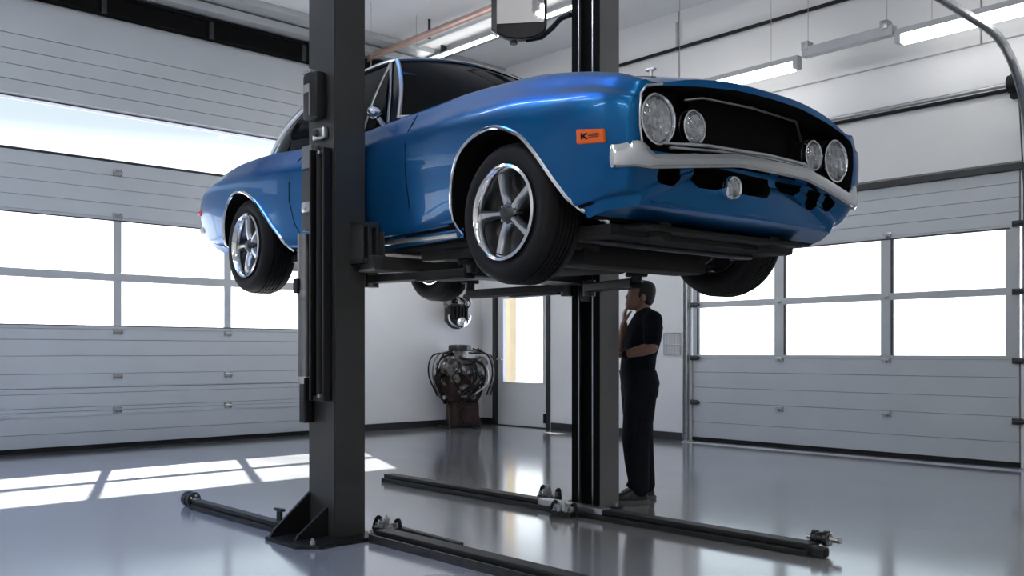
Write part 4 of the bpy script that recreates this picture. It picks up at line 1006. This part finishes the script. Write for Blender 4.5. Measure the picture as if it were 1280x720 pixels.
# ------------------------------------------------------------------ engines by the left wall
def engine(t_, s, seed, stand):
    rnd = random.Random(seed)
    def P(mb, n, m, par=t_, sm_=35): return mb.xf(Matrix.Scale(s, 4)).build(n, m, par, sm_)
    z = .36 if stand else 0
    b = MB().box((0, 0, z + .22), (.46, .40, .40), bev=.04).box((0, 0, z + .02), (.36, .30, .10), bev=.03)
    blk = P(b, 'engine_block', M['rust'])
    for sx in (-1, 1):
        hd = P(MB().box((sx * .17, 0, z + .47), (.20, .44, .16), Euler((0, sx * .6, 0)), bev=.02), 'cylinder_head', M['alloy'])
        P(MB().box((sx * .21, 0, z + .56), (.16, .42, .07), Euler((0, sx * .6, 0)), bev=.025), 'valve_cover', M['dark_steel'], hd)
    P(MB().box((0, 0, z + .55), (.22, .40, .14), bev=.03).cyl((0, 0, z + .6), (0, 0, z + .72), .08), 'intake', M['alloy'])
    P(MB().lathe([(.001, z + .72), (.15, z + .72), (.16, z + .74), (.16, z + .79), (.15, z + .81), (.001, z + .82)], (0, 0, 0), (0, 0, 1), 28), 'air_filter', M['dark_steel'])
    for x, zz, r in ((0, z + .16, .10), (-.15, z + .34, .07), (.15, z + .32, .075), (0, z + .46, .08)):
        P(MB().lathe([(.012, -.02), (r * .5, -.02), (r * .55, 0), (r * .9, 0), (r, -.012), (r * .9, -.02), (r, -.03), (r * .9, -.045), (.012, -.045)], (x, -.24, zz), (0, -1, 0), 24, closed=True), 'pulley', M['alloy'])
    P(MB().tube([(-.06, -.27, z + .12), (.07, -.27, z + .12), (.22, -.27, z + .33), (.08, -.27, z + .54), (-.08, -.27, z + .54), (-.22, -.27, z + .36)], .012, 6, closed=True), 'drive_belt', M['seal'])
    for k in range(9):
        a = rnd.uniform(0, 2 * PI); r0 = .24 + .06 * rnd.random(); hgt = z + .22 + .28 * rnd.random()
        x0, y0 = math.cos(a) * .18, math.sin(a) * .16 - .06; x1, y1 = math.cos(a + .8) * r0 * 1.25, math.sin(a + .8) * r0 - .10
        P(MB().tube([Vector(q) for q in catm([(x0, y0, hgt + .2), (x1, y1, hgt + .12), (x1 * 1.1, y1, hgt - .12), (x0 * 1.15, y0 - .1, hgt - .28)], 5)], .012 + .006 * rnd.random(), 8), 'hose', M['seal'] if k % 3 else M['satin'])
    for k in range(4):
        P(MB().tube([Vector(q) for q in catm([((-1) ** k * .19, -.12 + .09 * k, z + .40), ((-1) ** k * .31, -.12 + .09 * k, z + .36), ((-1) ** k * .29, -.1 + .08 * k, z + .16), ((-1) ** k * .24, -.05, z + .02)], 4)], .024, 10), 'exhaust_pipe', M['rust'])
    for k in range(26):
        a = rnd.uniform(PI * .95, PI * 2.05); h_ = z + rnd.uniform(.05, .75); rr = .25 + .03 * rnd.random()
        q = Vector((math.cos(a) * rr, math.sin(a) * rr * 1.05, h_)); d_ = Vector((math.cos(a), math.sin(a), rnd.uniform(-.4, .4)))
        P(MB().cyl(q - d_ * .04, q + d_ * .025, .014 + .016 * rnd.random(), seg=8), 'bolt_boss', M['satin'] if k % 2 else M['alloy'])
    for sx in (-1, 1):
        for k in range(3):
            P(MB().tube(catm([(sx * .12, -.20 + .08 * k, z + .76 - .03 * k), (sx * (.34 + .05 * k), -.22 + .06 * k, z + .66), (sx * (.42 + .04 * k), -.2 + .05 * k, z + .40), (sx * (.34 + .03 * k), -.18, z + .10)], 5), .011, 8), 'hose', M['seal'] if k != 1 else M['alloy'])
    P(MB().ball((.27, -.16, z + .56), (.09, .07, .09)).cyl((.27, -.16, z + .56), (.27, -.28, z + .56), .05, seg=16), 'alternator', M['alloy'])
    P(MB().ball((-.28, -.14, z + .50), (.07, .07, .10)).cyl((-.28, -.2, z + .5), (-.28, -.27, z + .5), .05, seg=16), 'pump', M['alloy'])
    if stand:
        for x in (-.2, .2): P(MB().tube([(x, -.05, .40), (x * 1.15, -.22, .02), (x * 1.15, .22, .02)], .018, 8), 'stand_leg', M['rust'])
        P(MB().span((-.24, -.02, .34), (.24, .02, .38)), 'stand_bar', M['rust'], t_, 0)
        # gearbox under the block
        P(MB().box((.03, -.02, .20), (.42, .32, .36), bev=.06).cyl((.03, -.17, .2), (.03, -.24, .2), .11, seg=20), 'gearbox', M['rust'])
en = thing('engine', 'rusty car engine with loose hoses on a stand against the white left wall', 'engine', (.38, -.78, 0), math.radians(-20 + 92), None, RM)
engine(en, 1.06, 3, True)
# hanging transmission unit above it
tm = thing('wall_carburettor_unit', 'chrome and black engine part hanging on the left wall above the rusty engine', 'engine part', (.20, -.70, 1.50), math.radians(72), None, RM)
b = MB().box((0, 0, .22), (.34, .20, .30), bev=.05).ball((0, -.02, .12), (.17, .12, .14)); b.build('casing', M['dark_steel'], tm)
MB().tube([(.17 * math.cos(a), -.14, .17 + .15 * math.sin(a)) for a in np.linspace(PI * .95, PI * 2.05, 16)], .02, 10).build('pipe', M['chrome'], tm)
for i in range(5): MB().box((-.11 + .055 * i, -.13, .22), (.022, .10, .20), bev=.008).build('fin', M['seal'], tm, 0)
MB().lathe([(.06, -.02), (.11, -.02), (.115, 0), (.11, .02), (.06, .02)], (.12, -.10, .46), (0, -1, 0), 24, closed=True).build('ring', M['chrome'], tm)
MB().cyl((.12, -.07, .46), (.12, -.09, .46), .06, seg=20).build('cap', M['dark_steel'], tm)
MB().ball((-.18, -.08, .36), .055).cyl((-.18, -.08, .36), (-.18, -.18, .38), .04, seg=16).build('solenoid', M['alloy'], tm)
MB().lathe([(.001, 0), (.06, 0), (.08, .03), (.05, .06), (.001, .07)], (.02, -.16, .08), (0, -1, 0), 20).build('cover', M['chrome'], tm)
for k in range(4): MB().tube(catm([(-.15 + .06 * k, -.08, .40), (-.1 + .05 * k, -.2, .46), (.0 + .05 * k, -.2, .38), (.06 + .03 * k, -.1, .30)], 4), .010, 8).build('hose', M['seal'] if k % 2 else M['satin'], tm)
MB().box((0, .12, .30), (.10, .14, .30), bev=.01).build('wall_bracket', M['lift_black'], tm, 0)
# ------------------------------------------------------------------ the mechanic: local +x = the way he faces, +y = his left, z up
man = thing('person', 'person in navy workwear beside the far lift post, hand at chin, looking up', 'person')
man.matrix_world = Matrix.Translation((0.958, 7.15, 0)) @ Matrix.Rotation(math.radians(183), 4, 'Z')
def limb(mb, pts, rad, seg=14):
    """tapered chain with round ends: list of points, radii (r or (rx, ry))"""
    for i in range(len(pts) - 1):
        a, b = Vector(pts[i]), Vector(pts[i + 1]); n = 6
        for k in range(n + 1):
            pass
        ra, rb = rad[i], rad[i + 1]
        mb.cyl(a, b, ra, rb, seg=seg); mb.ball(a, ra, seg, 10); mb.ball(b, rb, seg, 10)
def ring(c, a, b, tilt=0.0, n=20, pw=1.0):
    """ellipse ring: a = half depth (x), b = half width (y), tilted about y"""
    out = []
    for k in range(n):
        t = 2 * PI * k / n; ct, st = math.cos(t), math.sin(t)
        x = a * math.copysign(abs(ct) ** pw, ct); y = b * math.copysign(abs(st) ** pw, st)
        out.append(Vector((c[0] + x * math.cos(tilt), c[1] + y, c[2] + x * math.sin(tilt))))
    return out
def remesh(mb, name, m, voxel, smooth_it=3, parent=man, label=None):
    o = mb.build(name, m, parent, 0, label)
    r = o.modifiers.new('r', 'REMESH'); r.mode = 'VOXEL'; r.voxel_size = voxel
    s_ = o.modifiers.new('s', 'SMOOTH'); s_.factor = .5; s_.iterations = smooth_it
    bpy.context.view_layer.update(); bake(o)
    o.data.polygons.foreach_set('use_smooth', [True] * len(o.data.polygons))
    return o
# key joints
LS, LE, LW = Vector((-.075, .185, 1.375)), Vector((-.055, .255, 1.165)), Vector((.135, .13, 1.115))
RS_, RE, RW = Vector((-.06, -.185, 1.375)), Vector((.115, -.085, 1.13)), Vector((.105, -.02, 1.345))
HIP = {1: Vector((-.01, .085, .86)), -1: Vector((.0, -.085, .86))}
KN = {1: Vector((.035, .095, .48)), -1: Vector((-.03, -.10, .48))}
AN = {1: Vector((.015, .10, .085)), -1: Vector((-.075, -.11, .085))}
TORSO = [((-.005, 0, .80), .11, .165), ((-.015, 0, .90), .125, .178), ((.005, 0, 1.00), .118, .165), ((-.005, 0, 1.10), .118, .165), ((-.03, 0, 1.22), .128, .18), ((-.05, 0, 1.32), .122, .185), ((-.06, 0, 1.395), .09, .16), ((-.055, 0, 1.435), .062, .085)]
def torso(mb, grow=0.0, lo=0, hi=99):
    mb.loft([ring(c, a + grow, b + grow, pw=.9) for c, a, b in TORSO[lo:hi]])
# head: profile rings along a slightly raised axis
tilt = math.radians(9)
HM = Matrix.Translation((-.02, 0, 1.565)) @ Matrix.Rotation(-tilt, 4, 'Y')
def head(mb):
    m = MB()
    m.loft([ring((.012 + dx, 0, z), a, b) for z, dx, a, b in ((-.118, .045, .028, .030), (-.108, .040, .048, .046), (-.085, .030, .066, .058), (-.055, .012, .082, .066), (-.02, .0, .092, .071), (.02, -.006, .097, .074), (.06, -.010, .093, .071), (.09, -.012, .074, .058), (.108, -.012, .040, .034))])
    m.loft([ring((.085, 0, -.045), .020, .018), ring((.098, 0, -.030), .022, .014), ring((.088, 0, -.005), .014, .010), ring((.078, 0, .022), .010, .009)])      # nose
    m.ball((.070, 0, -.072), (.026, .026, .009)); m.ball((.067, 0, -.086), (.025, .023, .010)); m.ball((.062, 0, -.108), (.026, .024, .015))          # lips, chin
    m.ball((.076, .028, .018), (.016, .026, .009)); m.ball((.076, -.028, .018), (.016, .026, .009))                                                     # brow
    for s in (-1, 1):
        m.ball((.066, s * .040, -.022), (.024, .018, .018))
        m.ball((-.008, s * .073, -.020), (.022, .010, .033), rot=Euler((0, .25, 0)))
    m.xf(HM); me = bpy.data.meshes.new('t'); m.bm.to_mesh(me); m.bm.free(); mb.bm.from_mesh(me); bpy.data.meshes.remove(me)
def hand(mb, wrist, d, palm_n, side_, curl, spread=.0, s=1.0):
    """palm from the wrist along d; palm_n = direction the palm faces; side_ = direction of the thumb"""
    d = Vector(d).normalized(); n = Vector(palm_n); n = (n - d * n.dot(d)).normalized(); t = Vector(side_); t = (t - d * t.dot(d) - n * t.dot(n)).normalized()
    w = Vector(wrist)
    for q in (-.024, -.008, .008, .024):
        limb(mb, [w + t * q * .75, w + d * .085 * s + t * q * 1.15], [.016 * s, .0135 * s], 10)
    L = [.060, .074, .080, .072]
    for i, q in enumerate((-.031, -.0105, .0105, .031)):
        p = w + d * .088 * s + t * q; dirv = d.copy(); pts = [p]; seg = [L[i] * .45, L[i] * .32, L[i] * .26]
        ang = 0
        for j, l in enumerate(seg):
            ang += curl[j]; dv = d * math.cos(ang) + n * math.sin(ang) + t * (spread * q * 8)
            p = p + dv * l * s; pts.append(p)
        limb(mb, pts, [.0098 * s, .009 * s, .0084 * s, .0075 * s], 10)
    p = w + d * .028 * s + t * .026; q1 = p + (t * .7 + d * .6 + n * .25).normalized() * .04 * s; q2 = q1 + (d * .85 + n * .4 + t * .2).normalized() * .032 * s; q3 = q2 + (d * .8 + n * .6).normalized() * .024 * s
    limb(mb, [p, q1, q2, q3], [.014 * s, .0115 * s, .010 * s, .0085 * s], 10)
bd_ = MB()
torso(bd_)
head(bd_)
limb(bd_, [(-.055, 0, 1.41), (-.03, 0, 1.48), (-.012, 0, 1.53)], [.062, .055, .056])
for S, E_, W_ in ((LS, LE, LW), (RS_, RE, RW)):
    limb(bd_, [S, S.lerp(E_, .5), E_], [.060, .050, .042]); limb(bd_, [E_, E_.lerp(W_, .3), W_], [.042, .044, .028])
hand(bd_, LW, (.85, -.45, .12), (0, 0, 1), (.35, .75, .2), (.35, .5, .4))
hand(bd_, RW, (-.05, .05, 1), (-1, 0, .05), (0, 1, 0), (.30, .75, .6))
for s in (-1, 1):
    limb(bd_, [HIP[s], HIP[s].lerp(KN[s], .5), KN[s]], [.088, .074, .054]); limb(bd_, [KN[s], KN[s].lerp(AN[s], .3), AN[s]], [.052, .054, .034])
    limb(bd_, [AN[s], AN[s] + Vector((.12, 0, -.035))], [.036, .030])
remesh(bd_, 'body', M['skin'], .0065, 2)
for s in (-1, 1):
    MB().ball(HM @ Vector((.070, s * .030, -.001)), (.012, .012, .012), 12, 8).build('eye', M['eye'], man)
# hair: short crop, close to the skull
hr = MB()
hr.loft([ring((x, 0, z), a, b) for x, z, a, b in ((-.050, -.065, .038, .050), (-.044, -.045, .058, .066), (-.026, -.01, .083, .078), (-.016, .03, .096, .080), (-.010, .065, .099, .077), (-.012, .096, .082, .064), (-.014, .116, .046, .040))])
for s in (-1, 1): hr.ball((.012, s * .070, .0), (.02, .010, .03))
hr.xf(HM); remesh(hr, 'hair', M['hair'], .008, 2)
# shirt with short sleeves
st = MB(); torso(st, .012, 1, 8)
for S, E_ in ((LS, LE), (RS_, RE)): limb(st, [S + Vector((.0, 0, -.005)), S.lerp(E_, .72)], [.074, .066])
limb(st, [LS + Vector((0, 0, .012)), Vector((-.05, 0, 1.415)), RS_ + Vector((0, 0, .012))], [.055, .068, .055])
remesh(st, 'shirt', M['shirt'], .011, 3)
# trousers
tr_ = MB(); tr_.loft([ring(c, a + .02, b + .02, pw=.9) for c, a, b in TORSO[:3]])
for s in (-1, 1):
    h, k, a = HIP[s], KN[s], AN[s]
    limb(tr_, [h + Vector((0, 0, .02)), h.lerp(k, .5), k, k.lerp(a, .45), a + Vector((-.005, 0, .03))], [.122, .118, .106, .094, .074])
    tr_.ball(a + Vector((.02, 0, .055)), (.078, .066, .03)); tr_.ball(k + Vector((.025, s * .01, -.03)), (.06, .06, .05)); tr_.ball(h + Vector((-.062, -s * .01, -.01)), (.07, .09, .10))
remesh(tr_, 'trousers', M['trouser'], .012, 2)
# boots
for s in (-1, 1):
    a = AN[s]; ya = s * .10
    b = MB()
    rot = .25 if s > 0 else -.15
    def T(mb): return mb.xf(Matrix.Translation((a.x, a.y, 0)) @ Matrix.Rotation(rot * .4, 4, 'Z'))
    b.loft([ring((x, 0, .022), .001 + l, w_) for x, l, w_ in ((.06, .135, .047),)] + [ring((.06, 0, .05), .135, .048), ring((.045, 0, .08), .112, .044), ring((.015, 0, .11), .068, .042), ring((-.004, 0, .17), .052, .046)])
    T(b); bo_ = remesh(b, 'boot', M['shoe'], .008, 3)
    so_ = MB(); so_.loft([ring((.06, 0, z), .148 - q, .054 - q * .6) for z, q in ((.0, .006), (.006, 0), (.022, 0), (.03, .006))]); T(so_)
    so_.build('sole', M['sole'], bo_)
# wrist band on the left arm
wv = (LW - LE).normalized(); c0 = LW - wv * .02
MB().cyl(c0 - wv * .018, c0 + wv * .018, .036, .034, seg=20).build('wristband', M['seal'], man)
# ------------------------------------------------------------------ light, sky, camera
sun = bpy.data.lights.new('sun', 'SUN'); sun.energy = 38; sun.angle = math.radians(0.6); sun.color = (1, 0.96, 0.9)
so = bpy.data.objects.new('sun', sun); COL.objects.link(so)
dirw = RM.to_3x3() @ Vector((1, -0.41, -0.70))
so.rotation_euler = dirw.to_track_quat('-Z', 'Y').to_euler()
w = bpy.data.worlds.new('sky'); scn.world = w; w.use_nodes = True
nt = w.node_tree; bg = nt.nodes['Background']
tc = nt.nodes.new('ShaderNodeTexCoord'); sx = nt.nodes.new('ShaderNodeSeparateXYZ'); nt.links.new(tc.outputs['Generated'], sx.inputs[0])
rp = nt.nodes.new('ShaderNodeValToRGB'); nt.links.new(sx.outputs['Z'], rp.inputs['Fac'])
e = rp.color_ramp.elements
e[0].position = 0.0; e[0].color = (3.2, 3.2, 3.2, 1)
e[1].position = 0.9; e[1].color = (0.55, 1.9, 6.0, 1)
a = e.new(0.15); a.color = (2.6, 2.7, 2.8, 1)
a = e.new(0.215); a.color = (0.9, 1.02, 1.08, 1)
a = e.new(0.275); a.color = (0.68, 0.88, 1.0, 1)
a = e.new(0.45); a.color = (0.5, 0.95, 1.9, 1)
nt.links.new(rp.outputs['Color'], bg.inputs['Color']); bg.inputs['Strength'].default_value = 1.0

cam = bpy.data.cameras.new('camera'); co_ = bpy.data.objects.new('camera', cam); COL.objects.link(co_)
cam.sensor_width = 36; cam.lens = 36 * F / 1280; cam.shift_y = (CY - 360) / 1280
co_.location = (0, 0, H); co_.rotation_euler = (PI / 2, 0, 0)
cam.clip_start = 0.05; cam.clip_end = 300
scn.camera = co_
vs = scn.view_settings; vs.view_transform = 'Standard'; vs.look = 'None'; vs.gamma = 1; vs.use_curve_mapping = False; vs.exposure = 0.0
cy = scn.cycles; cy.use_denoising = True; cy.max_bounces = 10; cy.transparent_max_bounces = 12; cy.diffuse_bounces = 5; cy.glossy_bounces = 5; cy.sample_clamp_indirect = 8
try: cy.denoiser = 'OPENIMAGEDENOISE'
except Exception: pass
